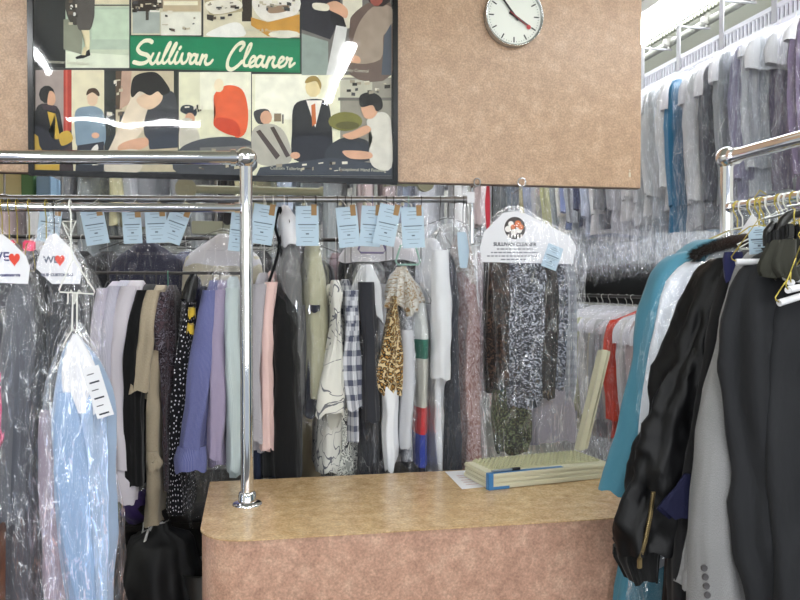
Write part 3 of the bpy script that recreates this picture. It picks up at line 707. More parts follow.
GL('dress_shirt', 'white shirt with long sleeve and buttoned cuff hanging in front of a black garment', 'shirt', [body(c_wh, [(280, 124, 136), (294, 118, 140), (340, 112, 136), (420, 110, 134), (494, 112, 136)]),
   sleeve(c_wh, [(286, 122, 137), (310, 116, 133), (350, 108, 128), (400, 107, 131), (440, 111, 135), (468, 115, 137)]), ('cuff', c_wh, 2.84, [(466, 113, 138), (480, 114, 139), (501, 117, 137)], .045, dict(amp=.003, crease=.002, ramp=.05))], 130, 280)
GL('knit_top', 'plain black garment between the white shirt and the beige coat', 'top', [body(BLK, [(284, 140, 150), (296, 132, 153), (340, 124, 148), (400, 122, 144), (488, 126, 144)]), sleeve(BLK, [(290, 138, 150), (330, 126, 144), (400, 123, 142), (484, 127, 141)], .05)], 145, 284)
BEI = cloth('b3a690', 'tweed', 'a3957e', 1.0)
GL('coat_dress', 'beige coat with three quarter sleeves hanging in the left row', 'coat', [body(BEI, [(285, 151, 161), (298, 146, 164), (340, 143, 164), (400, 145, 162), (450, 146, 161), (526, 144, 163)]),
   sleeve(BEI, [(290, 146, 162), (310, 141, 158), (350, 135, 155), (391, 129, 150)], .05, amp=.01), ('sleeve', BEI, 2.95, [(300, 152, 166), (350, 148, 164), (396, 147, 162)], .05, {}), ('pocket_flap', BEI, 2.845, [(452, 147, 156), (462, 147, 162), (470, 149, 157)], .012, {})], 156, 285)
c_fl = cloth('241c22', 'floral', '4a3a40', .7, c3='6c6670')
GL('sheer_blouse', 'dark sheer floral blouse with fine pink specks beside the beige coat', 'blouse', [body(c_fl, [(285, 164, 171), (296, 158, 175), (330, 152, 176), (360, 156, 174), (420, 160, 172), (490, 161, 172)]), sleeve(c_fl, [(292, 158, 172), (320, 151, 168), (348, 153, 168)])], 168, 285, wire=plain('green_hanger_wire', '4f9a7c', rough=.4))
DOT = cloth('0e0e14', 'dots', 'ddd9e2', .8)
GL('polka_dot_dress', 'black dress with white polka dots hanging in the left row', 'dress', [body(DOT, [(276, 188, 196), (288, 182, 199), (320, 178, 197), (400, 168, 187), (460, 164, 184), (516, 162, 190)]), ('shoulder_cover', plain('shiny_black_vinyl', '0c0c12', rough=.2), 2.84, [(274, 191, 196), (282, 187, 199), (300, 184, 196)], .05, {})], 192, 276)
NAV = cloth('191d33', rough=.8)
GL('knit_top', 'dark navy top with small yellow bands between polka dots and blue stripes', 'top', [body(NAV, [(286, 196, 202), (300, 192, 204), (400, 188, 200), (470, 186, 198)]), ('yellow_band', cloth('c8a83a'), 2.845, [(308, 189, 195), (312, 188, 195), (317, 188, 195)], .02, dict(amp=.001)), ('yellow_band', cloth('c8a83a'), 2.845, [(325, 188, 194), (329, 187, 194), (333, 187, 194)], .02, dict(amp=.001))], 199, 286)
BST = cloth('5a5e92', 'stripe', '8084ac', 1.0)
GL('striped_shirt', 'blue finely striped shirt with long sleeve and cuff in clear plastic', 'shirt', [body(BST, [(280, 208, 216), (296, 204, 220), (340, 198, 218), (400, 194, 214), (450, 192, 212)]), sleeve(BST, [(290, 204, 217), (320, 199, 216), (360, 192, 213), (400, 188, 208), (448, 179, 204)]), ('cuff', BST, 2.84, [(446, 178, 205), (458, 176, 204), (469, 177, 203)], .045, dict(amp=.003, ramp=.05)),
   bag([(264, 210, 216), (276, 204, 221), (320, 196, 220), (400, 184, 216), (470, 180, 214), (500, 182, 212), (522, 186, 208)])], 213, 279)
LAV = cloth('9488a4', 'stripe', 'aaa0b6', 1.0)
GL('dress_shirt', 'lavender shirt in clear plastic next to the blue striped one', 'shirt', [body(LAV, [(280, 217, 224), (296, 213, 227), (340, 210, 228), (400, 208, 226), (466, 206, 226)]), sleeve(LAV, [(290, 213, 226), (340, 208, 224), (400, 210, 226), (458, 207, 224)]), bag([(264, 217, 222), (278, 211, 229), (330, 207, 230), (400, 205, 229), (478, 203, 229)])], 220, 279)
MNT = cloth('c3cfce', 'stripe', 'b0bcc0', 1.0)
GL('dress_shirt', 'pale mint grey shirt in plastic just left of the chrome post', 'shirt', [body(MNT, [(276, 229, 236), (290, 224, 240), (340, 224, 243), (400, 226, 243), (474, 228, 244)]), sleeve(MNT, [(288, 224, 239), (340, 224, 238), (400, 228, 240), (470, 229, 241)]), bag([(262, 229, 235), (276, 220, 242), (340, 220, 245), (400, 222, 246), (480, 224, 246)])], 233, 276)

# right of the chrome post
RG = 'clothes hanging side-on right of the chrome post'
def GR(name, label, cat_, parts, hx_, py, **kw): return G(name, label, cat_, parts, (hx_, 200), py, RG, top_z='rail', **kw)
GR('tweed_jacket', 'light grey tweed jacket directly right of the chrome post', 'jacket', [body(cloth('b4b0b4', 'tweed', '8b888e', .8), [(272, 260, 268), (286, 255, 271), (330, 251, 268), (400, 250, 265), (452, 250, 264)]), sleeve(cloth('b4b0b4', 'tweed', '8b888e', .8), [(284, 254, 268), (340, 250, 264), (440, 250, 263)]),
   ('trouser_leg', cloth('262d42'), 2.87, [(448, 252, 262), (470, 252, 262), (500, 252, 262)], .10, dict(dy=.15, taper=False))], 264, 272, wire=WIRE_W)
GR('pink_cardigan', 'pale pink cardigan between grey tweed and black', 'cardigan', [body(cloth('dcbcb6'), [(270, 271, 276), (284, 266, 279), (330, 263, 276), (400, 262, 275), (449, 262, 275)]), sleeve(cloth('dcbcb6'), [(282, 265, 278), (340, 262, 273), (448, 262, 274)], .04)], 273, 270, wire=WIRE_W)
rt = GR('black_dress', 'long black dress with straps looped over the rail', 'dress', [('body', BLK, 2.80, [(282, 278, 288), (294, 271, 297), (340, 268, 301), (400, 268, 302), (480, 268, 303)], .15, dict(dy=.15))], 284, 284, wire=WIRE_W)
st = cloth('101013')
bm = bmesh.new()
for pts in ([(280, 207), (275, 225), (279, 248), (267, 288)], [(280, 207), (283, 228), (280, 248), (290, 286)], [(278, 246), (288, 262), (292, 288)]):
    tube(bm, [P(x, y, 2.93)-rt.location for x, y, *_ in smooth_rows([(x, y, 0) for x, y in pts], 4)], .0055, 8)
mk('strap', bm, st, rt)
GR('grey_trousers', 'grey trousers folded over a hanger in plastic with white shoulder paper', 'trousers', [body(cloth('6c6c6c'), [(219, 290, 293), (232, 286, 297), (260, 281, 301), (320, 283, 304), (420, 288, 302)]), ('shoulder_paper', PAPER, 2.855, [(203, 284, 288), (214, 280, 296), (232, 281, 300), (245, 283, 300)], .12, dict(dy=.12, amp=.003)), bag([(200, 284, 288), (214, 279, 299), (280, 278, 306), (400, 280, 306), (430, 280, 306)])], 287, 203)
GR('grey_trousers', 'slim grey trousers clipped by the waist on a wire hanger', 'trousers', [body(cloth('5d5d5e'), [(305, 296, 308), (312, 295, 309), (360, 298, 309), (408, 298, 308)], taper=False, ry=.15), ('hanger_clip', CHROME, 2.86, [(303, 295, 298), (306, 294, 298), (309, 295, 298)], .012, {})], 303, 260)
GR('navy_trousers', 'dark navy trousers clipped beside the slim grey pair', 'trousers', [body(cloth('232531'), [(307, 309, 322), (314, 308, 323), (370, 306, 322), (418, 303, 320)], taper=False, ry=.15), ('waistband', cloth('2a2c38'), 2.85, [(305, 308, 323), (308, 308, 323), (311, 308, 323)], .15, dict(dy=.14, taper=False, amp=.001)), ('hanger_clip', CHROME, 2.86, [(307, 308, 311), (310, 307, 311), (313, 308, 311)], .012, {})], 315, 262)
GR('cream_skirt', 'cream and olive skirt in plastic behind the clipped trousers', 'skirt', [body(cloth('aaa88e'), [(232, 314, 318), (246, 309, 323), (300, 306, 328), (400, 308, 330)]), bag([(222, 312, 318), (240, 305, 326), (300, 303, 330), (430, 303, 332)])], 316, 230)
BR = cloth('d4d3cb', 'brush', '6a6b70', .8)
GR('brush_print_tee', 'white tee with thin grey brush strokes and wide short sleeve', 'shirt', [body(BR, [(284, 333, 341), (298, 327, 345), (340, 326, 344), (400, 324, 345), (430, 320, 344), (474, 318, 342)]), ('sleeve', BR, 2.83, [(280, 331, 340), (292, 329, 343), (318, 331, 341), (345, 329, 343), (375, 323, 344), (405, 318, 344), (413, 317, 343)], .05, dict(amp=.012, hem=.010)), ('sleeve_lining', cloth('b4b3aa'), 2.86, [(405, 322, 343), (416, 325, 342), (426, 328, 337)], .03, {})], 337, 284)
WHT1 = cloth('c8cacd', rough=.7)
PLD = cloth('c9cbd0', 'plaid', '4a4e60', .6)
GR('plaid_dress', 'white dress with dark navy plaid bands next to the brush print tee', 'dress', [body(PLD, [(279, 348, 354), (292, 343, 358), (330, 344, 359), (370, 346, 360), (410, 345, 360), (440, 346, 360)], ry=.2), sleeve(PLD, [(290, 344, 358), (330, 345, 357), (372, 344, 358), (408, 348, 360)], .05, amp=.01)], 351, 279)
FLW = cloth('cfd0c8', 'floral', '8f918c', 1.1, c3='3c3c40')
GR('floral_dress', 'white dress with grey and black flower outlines reaching the counter', 'dress', [body(FLW, [(300, 340, 348), (330, 334, 352), (380, 334, 354), (410, 335, 356), (445, 334, 360), (478, 322, 362)], ry=.17, amp=.014)], 345, 300)
GR('dark_suit', 'charcoal suit in shiny plastic left of the leopard print', 'suit', [body(cloth('2c2d33'), [(262, 366, 378), (280, 358, 384), (330, 358, 382), (400, 362, 382), (482, 362, 384)]), sleeve(cloth('2c2d33'), [(282, 358, 374), (340, 360, 376), (420, 362, 376)]), ('crumpled_collar', WHT1, 2.83, [(264, 368, 373), (274, 363, 380), (288, 360, 385), (302, 362, 383), (318, 358, 386)], .08, dict(dy=.10, amp=.035, crease=.014, k=(5, 12), hem=.02, n=44)), bag([(252, 368, 376), (270, 356, 390), (330, 356, 386), (400, 358, 386), (482, 356, 388)])], 372, 232, wire=plain('violet_plastic_hanger', '7d7598', rough=.4), axis='x', hw=.055, thick=True)
WHT0 = cloth('cfd0d2', rough=.75)
LEO = cloth('c9b28a', 'leopard', 'd2bd92', .8)
GR('leopard_top', 'leopard print top with pointed tied hem', 'top', [body(WHT0, [(284, 388, 397), (296, 382, 402), (330, 382, 404), (372, 384, 404)], ry=.14, amp=.016), ('blouse_front', LEO, 2.83, [(296, 394, 397), (312, 391, 399), (330, 388, 401), (355, 382, 404), (376, 376, 407), (388, 380, 406), (396, 388, 403)], .10, dict(dy=.09, amp=.010, hem=.02, crease=.004, taper=False))], 393, 292)
WHT = cloth('dadce0', rough=.75)
GR('white_blouse', 'white blouse whose limp sleeve hangs below the leopard print top', 'blouse', [body(WHT, [(290, 382, 390), (320, 380, 396), (400, 384, 396), (440, 386, 396)], ry=.15), sleeve(WHT, [(386, 382, 398), (410, 384, 397), (430, 383, 396), (455, 384, 396), (470, 386, 393)], .035)], 386, 288)
GR('grey_print_blouse', 'thin grey patterned blouse in plastic right of the leopard print', 'blouse', [body(cloth('9a9ca0', 'floral', '66686e', .6, c3='c8cad0'), [(270, 404, 409), (284, 398, 414), (340, 400, 415), (400, 403, 415), (460, 402, 414)]), ('crumpled_collar', cloth('bdb9ae', 'floral', 'd0cec8', .5, c3='8e6c3c'), 2.83, [(266, 405, 410), (276, 399, 415), (292, 397, 421), (310, 397, 423)], .08, dict(dy=.10, amp=.035, crease=.014, k=(5, 12), hem=.02, n=44)), sleeve(cloth('b8bac0'), [(330, 402, 413), (380, 403, 414), (446, 401, 409)], .035), bag([(256, 402, 410), (272, 393, 418), (340, 396, 420), (476, 396, 418)])], 408, 244, wire=plain('mint_hanger', '9cc4b4', rough=.4), axis='x', hw=.05, thick=True)
BLO = cloth('888888', 'blocks', scale=.72)
GR('colour_block_dress', 'dress with green, white, red and blue blocks in clear plastic', 'dress', [body(BLO, [(282, 418, 425), (296, 412, 431), (340, 415, 432), (400, 418, 431), (440, 417, 431), (480, 417, 432)], crease=.002), bag([(268, 418, 424), (284, 409, 434), (340, 410, 436), (480, 412, 436)])], 421, 282)
GR('white_jacket', 'white jacket in plastic with cut-away front hanging near the middle', 'jacket', [body(WHT, [(236, 438, 443), (250, 432, 449), (300, 433, 450), (370, 434, 450), (400, 436, 444), (480, 438, 446)]), sleeve(WHT, [(250, 433, 447), (320, 434, 448), (378, 434, 446)]), bag([(212, 434, 440), (232, 428, 452), (300, 428, 456), (482, 430, 456)])], 440, 230)
GR('dark_trousers', 'narrow dark grey trousers in plastic beside the white jacket', 'trousers', [body(cloth('3a3c44'), [(250, 450, 456), (262, 447, 461), (350, 449, 462), (480, 452, 464)]), ('blue_ticket', TICKET, 2.83, [(232, 457, 466), (250, 458, 469), (268, 460, 467)], .002, dict(amp=0, crease=0, taper=False, hem=0)), bag([(214, 452, 460), (236, 446, 468), (350, 446, 468), (482, 448, 470)], mat=FILM_M)], 454, 246)
GR('pink_lace_dress', 'long dusty pink lace dress in plastic left of the large printed cover', 'dress', [body(cloth('a98f8c', 'floral', '8f6c66', .7, c3='c4b0ae'), [(262, 468, 476), (278, 463, 482), (330, 462, 483), (400, 461, 485), (484, 460, 487)]), bag([(244, 466, 474), (264, 459, 486), (350, 458, 488), (484, 456, 490)])], 466, 256)
GR('white_blouse', 'white and taupe blouse in plastic at the end of the rail by the chrome bar', 'blouse', [body(cloth('b7aea6', 'floral', '988c80', .9, c3='dcd8d4'), [(232, 470, 474), (246, 466, 480), (320, 466, 482), (385, 466, 484)], ry=.15), bag([(216, 462, 470), (236, 458, 484), (330, 460, 488), (400, 460, 488)])], 463, 226)

# bagged clothes facing the room, a little further back
def GB(label, cat_, mat, x0, x1, top, bot, Y, cape=None, name='bagged_suit', film_=None, hx_=None):
    cx = (x0+x1)/2; h = (x1-x0)/2
    rows = [(top, cx-3, cx+3, .03), (top+6, cx-h*.35, cx+h*.35, .06), (top+18, cx-h*.80, cx+h*.80, .07), (top+32, cx-h*.97, cx+h*.97, .07), ((top+bot)/2, cx-h, cx+h, .08), (bot, cx-h*.96, cx+h*.96, .09)]
    parts = [('body', mat, Y, rows, .07, {})]
    if cape: parts.append(('shoulder_paper', cape, Y-.0, [(top-2, cx-4, cx+4, .035), (top+6, cx-h*.4, cx+h*.4, .068), (top+18, cx-h*.86, cx+h*.86, .082), (top+30, cx-h*1.0, cx+h*1.0, .084)], .08, dict(amp=.002, crease=.002)))
    parts.append(('plastic_cover', film_ or FILM, Y, [(top-8, cx-3, cx+3, .02), (top-1, cx-h*.30, cx+h*.30, .05), (top+16, cx-h*.88, cx+h*.88, .095), (top+32, cx-h*1.07, cx+h*1.07, .1), (bot, cx-h*1.08, cx+h*1.08, .11), (bot+26, cx-h*.9, cx+h*.9, .07)], .1, dict(crease=.012, amp=.012, hem=.02, open_end=True, k=(5, 16))))
    return G(name, label, cat_, parts, (cx, top-24), top-6, 'bagged clothes behind the first rail', Y=Y, axis='x', hw=.2*1, top_z=P(cx, top-24, Y).z)
GB('black jacket under milky plastic behind the violet and mint hangers', 'jacket', cloth('17181b'), 338, 424, 232, 330, 3.42, PAPER)
GB('cream jacket in plastic with white paper, behind the shirts left of the post', 'jacket', cloth('d3ceb8'), 184, 262, 236, 440, 3.46, PAPER)
GB('dark blue suit in plastic behind the lilac and white shirts', 'suit', cloth('34364a'), 110, 186, 240, 470, 3.50)
GB('charcoal suit in plastic behind the grey clipped trousers', 'suit', cloth('2b2b2e'), 268, 336, 246, 470, 3.56, None)
GB('white shirt in milky plastic far behind the right end of the back rail', 'shirt', cloth('c4c8c6'), 418, 478, 224, 470, 3.48, None, film_=FILM_M)
for i, (x, y) in enumerate(((122, 284), (186, 284), (250, 284), (300, 284))): pass

# ------------------------------------------------------------ large printed cover with many clothes
HX = 512
Yb = 2.84
hk = P(HX, 190, Yb)
root = empty('bagged_garment_set', (hk.x, Yb, hb-.004), 'large clear cover with white Sullivan Cleaner paper over dark patterned clothes, facing the room', 'bagged clothes')
bm = bmesh.new()
tube(bm, [(.0, -.0, -.012+.0)] + [(0.0, .0, -.02), (0, 0, P(HX, 214, Yb).z-hb)], .0022, 8)
tube(bm, [(.015*math.cos(i*PI/10), -.108, .012+.015*math.sin(i*PI/10)) for i in range(20)], .003, 8, closed=True)
tube(bm, [(0, -.108, -.003), (0, -.104, -.010), (0, -.05, -.014), (0, 0, -.022)], .0022, 8)
mk('hook', bm, CHROME, root)
bm = bmesh.new(); tube(bm, [P(x, y, Yb)-root.location for x, y in ((514, 212), (500, 218), (488, 228), (568, 236), (530, 218), (514, 212))], .004, 8); mk('hanger', bm, CREAMP, root)
slices = [('dark brown patterned dress hanging at the left', cloth('241c1a', 'floral', '4a362c', .5, c3='100e0e'), [(252, 487, 502), (270, 485, 510), (330, 484, 512), (386, 488, 512)], -.045),
          ('black and white print blouse', cloth('33353f', 'floral', 'aeb2be', .32, c3='0c0c10'), [(250, 500, 530), (270, 499, 538), (330, 501, 539), (380, 503, 537), (404, 506, 533)], -.055),
          ('dark brown jacket sleeve', cloth('1d1716', 'floral', '2e211f', .8, c3='0e0c0c'), [(252, 528, 548), (280, 528, 551), (340, 527, 551), (397, 526, 548)], -.03),
          ('dark blue grey print skirt', cloth('3c3f4c', 'floral', '9a9eac', .35, c3='15161c'), [(252, 536, 562), (290, 537, 567), (340, 538, 566), (390, 540, 562)], .0),
          ('black lining', BLK, [(255, 488, 560), (300, 486, 566), (380, 488, 560), (392, 490, 556)], .045),
          ('grey checked blouse', cloth('9fa1a8', 'plaid', '7c7f88', .4), [(244, 550, 566), (258, 548, 573), (300, 547, 577), (380, 547, 577), (400, 549, 574)], .02),
          ('dark green leopard patterned scarf', cloth('3a4032', 'leopard', '5d6648', .4, c3='2c3226'), [(385, 494, 528), (400, 492, 530), (430, 493, 528), (452, 498, 522)], .0),
          ('pale grey lilac blouse hem', cloth('8f8a94'), [(380, 536, 566), (398, 528, 574), (420, 526, 576), (442, 526, 575)], .01)]
for lb, mt, rows, dy in slices:
    o = traced('hanging_cloth', mt, Yb, rows, .028, root, seed=hash_(lb) % 97, dy=dy, amp=.012, crease=.006, k=(5, 14)); o['label'] = lb
bm = bmesh.new(); fr = [(503, 213), (516, 211), (527, 214), (570, 236), (576, 246), (573, 264), (482, 262), (480, 248), (484, 232)]
Yc = Yb-.088
A_ = [P(x, y, Yc)-root.location for x, y in fr]
A_ = [v+Vector((0, .0, 0)) for v in A_]
f0 = [bm.verts.new(v) for v in A_]; f1 = [bm.verts.new(v+Vector((0, .0008, 0))) for v in A_]
bm.faces.new(f0); bm.faces.new(f1)
for i in range(len(f0)): bm.faces.new((f0[i], f0[(i+1) % len(f0)], f1[(i+1) % len(f0)], f1[i]))
mk('shoulder_paper', bm, PAPER, root, False)
lg = P(515, 228, Yc-.002)-root.location
bm = bmesh.new()
lathe(bm, [(.0001, -.0), (.041, -.0), (.041, -.001), (.0001, -.001)], 32, lg, 0, 'y')
mk('printed_emblem', bm, plain('emblem_ink', '4a4444', rough=.7), root, False)
bm = bmesh.new()
for (x, y, r, mi) in ((508, 229, 3.2, 0), (519, 230, 3.4, 0), (514, 232, 3.4, 0), (511, 224, 3, 0), (518, 224, 3.6, 1), (521, 227, 2.8, 1), (513, 227, 2.4, 1)):
    c = P(x, y, Yc-.0045-mi*.0006)-root.location; lathe(bm, [(.0001, 0), (r*.0036, 0), (r*.0036, -.0004), (.0001, -.0004)], 16, c, mi, 'y')
for i in range(5):
    c = P(508.5+i*3.2, 236, Yc-.005)-root.location; box(bm, c-Vector((.003, .0004, .006)), c+Vector((.003, 0, .006)), 0)
mk('emblem_picture', bm, [plain('emblem_white', 'e8e4e0'), plain('emblem_orange', 'd2703a')], root, False)
text_obj('printed_name', 'SULLIVAN CLEANER', .0185, INK, root, P(515, 244.5, Yc-.002)-root.location, bold=.0003)
bm = bmesh.new()
for yy, x0, x1 in ((249, 497, 533), (252.5, 491, 538), (256, 487, 539), (259.5, 501, 527)):
    x = x0; rnd = random.Random(yy)
    while x < x1:
        l = rnd.uniform(1.5, 4.5); c0 = P(x, yy, Yc-.002)-root.location; c1 = P(min(x+l, x1), yy, Yc-.002)-root.location
        box(bm, (c0.x, c0.y-.0003, c0.z-.0022), (c1.x, c0.y, c0.z+.0022)); x += l+1.1
mk('printed_lines', bm, plain('grey_ink', '7c7e88', rough=.7), root, False)
o = bmesh.new()
def ticket_mesh(w_=.062, h_=.155, kraft=True):
    bm = bmesh.new()
    box(bm, (-w_/2, -.0006, -h_), (w_/2, .0, 0), 0)
    for i, (z, l, hh) in enumerate(((-.072, .8, .0022), (-.018, .35, .0010), (-.03, .5, .0010), (-.045, .3, .0008), (-.085, .7, .0007), (-.095, .5, .0007), (-.108, .14, .003), (-.122, .6, .0007), (-.138, .4, .0008))):
        z_ = z*h_/.155
        box(bm, (-w_*l/2, -.0012, z_-hh/2*1.6), (w_*l/2, -.0007, z_+hh/2*1.6), 1)
    if kraft: box(bm, (w_*.18, -.0016, -.034), (w_*.18+.02, -.0008, .006), 2)
    return bm
tb = ticket_mesh(.062, .088, False); tk = mk('blue_ticket', tb, [TICKET, TINK, KRAFT], root, False)
tk.location = P(556, 246, Yb-.105)-root.location; tk.rotation_euler = (0, math.radians(20), 0)
o.free()
traced('plastic_cover', FILM_G, Yb, [(206, 508, 517, .01), (211, 500, 526, .03), (222, 487, 545, .085), (238, 479, 574, .105), (260, 481, 578, .11), (320, 484, 579, .11), (400, 485, 580, .11), (455, 487, 581, .10), (465, 492, 578, .09)], .1, root, seed=5, amp=.012, crease=.012, hem=.015, open_end=True, k=(6, 18), n=48)

# ------------------------------------------------------------ pale blue tickets on the rail
tspec = [(52, 205, 27, -8, 2.86, 'leftmost ticket, tucked behind the heart-printed paper'), (91, 207, 27, 10, 2.9, 'second ticket from the left, beside the white wire hanger'),
         (131, 208, 22, 3, 2.9, 'small ticket third from the left'), (155, 207, 25, 3, 2.9, 'fourth from the left, above the beige coat'), (183, 206, 24, -20, 2.9, 'strongly tilted ticket above the polka dot dress'),
         (239, 212, 17, -6, 2.9, 'ticket half hidden by the chrome post'), (266, 205, 27, -9, 2.86, 'first ticket right of the chrome post'), (307, 206, 27, 1, 2.86, 'ticket above the clipped grey trousers'),
         (346, 207, 25, 6, 2.86, 'ticket above the brush print tee'), (372, 206, 24, -3, 2.86, 'ticket over the violet hanger'), (391, 205, 25, -11, 2.84, 'leaning ticket between violet and mint hangers'), (412, 207, 26, 3, 2.86, 'rightmost ticket on the rail, with red print at its corner')]
for i, (x, y, wpx, rot, Y, lb) in enumerate(tspec):
    p = P(x, y, Y); sc_ = (P(x+1, y, Y)-P(x, y, Y)).length
    root = empty('laundry_ticket', (p.x, Y, RZF(p.x)-.012), 'pale blue paper ticket, '+lb, 'ticket', 'blue laundry tickets on the rail')
    dz = p.z-(RZF(p.x)-.012)
    bm = ticket_mesh(wpx*sc_*.86, 40*sc_*(1.0 if i not in (2, 3) else .93)); o = mk('paper', bm, [TICKET, TINK, KRAFT], root, False)
    o.location = (0, 0, dz); o.rotation_euler = (math.radians(2), math.radians(-rot), math.radians((i*37) % 13-6))
    bm = bmesh.new(); tube(bm, [(0, 0, dz-.004), (0, .01, dz+.01), (0, Y0-Y-.013, .01), (0, Y0-Y, .028), (0, Y0-Y+.014, .010), (0, Y0-Y+.01, -.004)], .0011, 6); mk('tie_wire', bm, WIRE_W, root)
    bm = bmesh.new(); lathe(bm, [(.001, -.006), (.007, -.004), (.008, .003), (.003, .008)], 10, (0, Y0-Y-.005, -.008)); mk('clip', bm, CREAMP, root)

# ------------------------------------------------------------ front left: clothes on the chrome rail
YL = 2.415
def GF(name, label, cat_, parts, hx_, neck, Y=YL, **kw):
    return G(name, label, cat_, parts, (hx_, 206), neck, 'bagged clothes on the front left chrome rail', Y=Y, railY=YL, top_z=ZL, axis='x', hw=kw.pop('hw', .12), **kw)
def heart(bm, c, s, yy, mi=0):
    pts = []
    for i in range(28):
        t_ = i*2*PI/28
        pts.append((16*math.sin(t_)**3/17, (13*math.cos(t_)-5*math.cos(2*t_)-2*math.cos(3*t_)-math.cos(4*t_))/17))
    f = [bm.verts.new(Vector((c[0]+x*s*.8, yy, c[1]+z*s*1.15))) for x, z in pts]
    g = [bm.verts.new(v.co+Vector((0, -.0008, 0))) for v in f]
    bm.faces.new(g).material_index = mi
    for i in range(28): bm.faces.new((f[i], f[(i+1) % 28], g[(i+1) % 28], g[i])).material_index = mi
RED = plain('heart_red', 'd8432f', rough=.6)
GRY = cloth('4a4c54', rough=.8)
Fp = .012
def printed_paper(root, outline, Y, texts, hearts):
    bm = bmesh.new()
    a_ = [bm.verts.new(P(x, y, Y)-root.location) for x, y in outline]; b_ = [bm.verts.new(v.co+Vector((0, .0008, 0))) for v in a_]
    bm.faces.new(a_); bm.faces.new(b_)
    for i in range(len(a_)): bm.faces.new((a_[i], a_[(i+1) % len(a_)], b_[(i+1) % len(a_)], b_[i]))
    o = mk('shoulder_paper', bm, PAPER, root, False)
    for s_, size, x, y, mt in texts:
        text_obj('printed_text', s_, size, mt, o, P(x, y, Y-.001)-root.location, bold=.0006)
    bm = bmesh.new()
    for x, y, s in hearts:
        q = P(x, y, Y)-root.location; heart(bm, (q.x, q.z), s, q.y-.0006)
    mk('printed_heart', bm, RED, o, False)
NVY = plain('navy_ink', '2a2c66', rough=.6)
r1 = GF('bagged_suit', 'bagged grey suit at the far left edge, its paper printed with a red heart', 'suit',
   [('body', GRY, 2.40, [(262, -22, 6), (275, -34, 22), (290, -38, 34), (340, -38, 36), (450, -38, 36), (600, -38, 34), (660, -38, 34)], .055, dict(amp=.012)),
    ('sleeve', cloth('5a5c63', rough=.75), 2.34, [(282, 14, 30), (296, 8, 33), (340, 5, 32), (400, 3, 28), (470, 2, 24), (520, 2, 22)], .045, {}),
    ('pink_lining', cloth('c8507c', 'floral', '3a2430', .6, c3='e08aa8'), 2.32, [(372, -8, 4), (390, -8, 10), (430, -8, 9), (446, -8, 3)], .02, {}),
    ('plastic_cover', FILM_G, 2.38, [(226, -14, -4, .04), (240, -28, 14, .105), (270, -40, 32, .108), (300, -44, 42, .10), (450, -44, 44, .10), (640, -44, 44, .10)], .10, dict(crease=.012, amp=.014, hem=.02, open_end=True, k=(5, 16), n=44))], -8, 252)
printed_paper(r1, [(-22, 238), (2, 234), (10, 240), (26, 256), (30, 268), (28, 284), (-22, 282)], 2.285, [('WE', .034, -1, 257, NVY), ('our customers', .012, 6, 275, NVY)], [(14.5, 259, .0185)])
r2 = GF('bagged_suit', 'dark bagged suit under peaked plastic, paper printed WE and a heart', 'suit',
   [('body', cloth('34363c', rough=.8), 2.44, [(256, 50, 66), (268, 38, 80), (284, 32, 84), (330, 32, 88), (450, 30, 90), (600, 30, 92), (660, 30, 92)], .06, dict(amp=.014)),
    ('lapel', cloth('1d1e22', rough=.8), 2.40, [(270, 37, 41), (282, 36, 50), (310, 42, 58), (360, 46, 60), (420, 46, 58)], .03, dict(taper=False)),
    ('sleeve', cloth('3d3e44', rough=.8), 2.40, [(284, 70, 82), (300, 68, 86), (380, 70, 88), (500, 72, 88)], .05, {}),
    ('pale_shirt', cloth('a89aa6', rough=.8), 2.37, [(410, 42, 52), (440, 40, 56), (520, 42, 66), (600, 46, 72), (660, 46, 74)], .03, dict(amp=.01)),
    ('plastic_cover', FILM_G, 2.42, [(206, 49, 58, .012), (222, 50, 58, .03), (232, 44, 64, .10), (256, 31, 81, .118), (284, 24, 92, .115), (330, 20, 95, .11), (450, 22, 98, .11), (660, 24, 100, .11)], .1, dict(crease=.012, amp=.014, hem=.02, open_end=True, k=(5, 16), n=48))], 54, 250)
printed_paper(r2, [(48, 236), (56, 233), (72, 250), (82, 268), (80, 284), (52, 284), (36, 268), (40, 252)], 2.325, [('WE', .026, 51, 260, plain('grey_print_ink', '555a70')), ('OUR CUSTOMERS', .0105, 57, 275, plain('grey_print_ink', '555a70'))], [(60, 260, .0165)])
# white chained hanger with the blue shirt
hp = P(70, 206, YL)
root = empty('chained_hanger', (hp.x, YL, ZL), 'white wire hanger with long hook holding the bagged blue shirt lower down', 'hanger')
Q = lambda x, y, Y=2.30: P(x, y, Y)-root.location
bm = bmesh.new()
tube(bm, [(0, .014, -.004), (0, .0145, .004), (0, .009, .0125), (0, 0, .0155), (0, -.010, .012), (0, -.0155, 0), Q(71, 214, 2.38), Q(71, 250), Q(73, 258)], .0024, 8)
tube(bm, [Q(73, 258), Q(95, 292), Q(94, 294), Q(60, 292), Q(59, 290), Q(73, 258)], .0022, 8)
tube(bm, [Q(62, 222), Q(71, 232), Q(76, 221), Q(63, 221.5)], .0020, 6)
tube(bm, [Q(62, 222), Q(72, 244)], .0018, 6); tube(bm, [Q(76, 221), Q(71, 234)], .0018, 6)
mk('wire', bm, WIRE_W, root)
bm = bmesh.new()
for x in (68, 75): tube(bm, [Q(x, 292), Q(x, 302), Q(x-1, 304)], .0022, 6)
mk('catch', bm, WIRE_W, root)
YB = 2.28
root2 = empty('bagged_shirt', P(76, 293, YB), 'pale blue shirt in clear plastic hung low from the chained white hanger', 'shirt', 'bagged clothes on the front left chrome rail')
Q2 = lambda x, y, Y=YB: P(x, y, Y)-root2.location
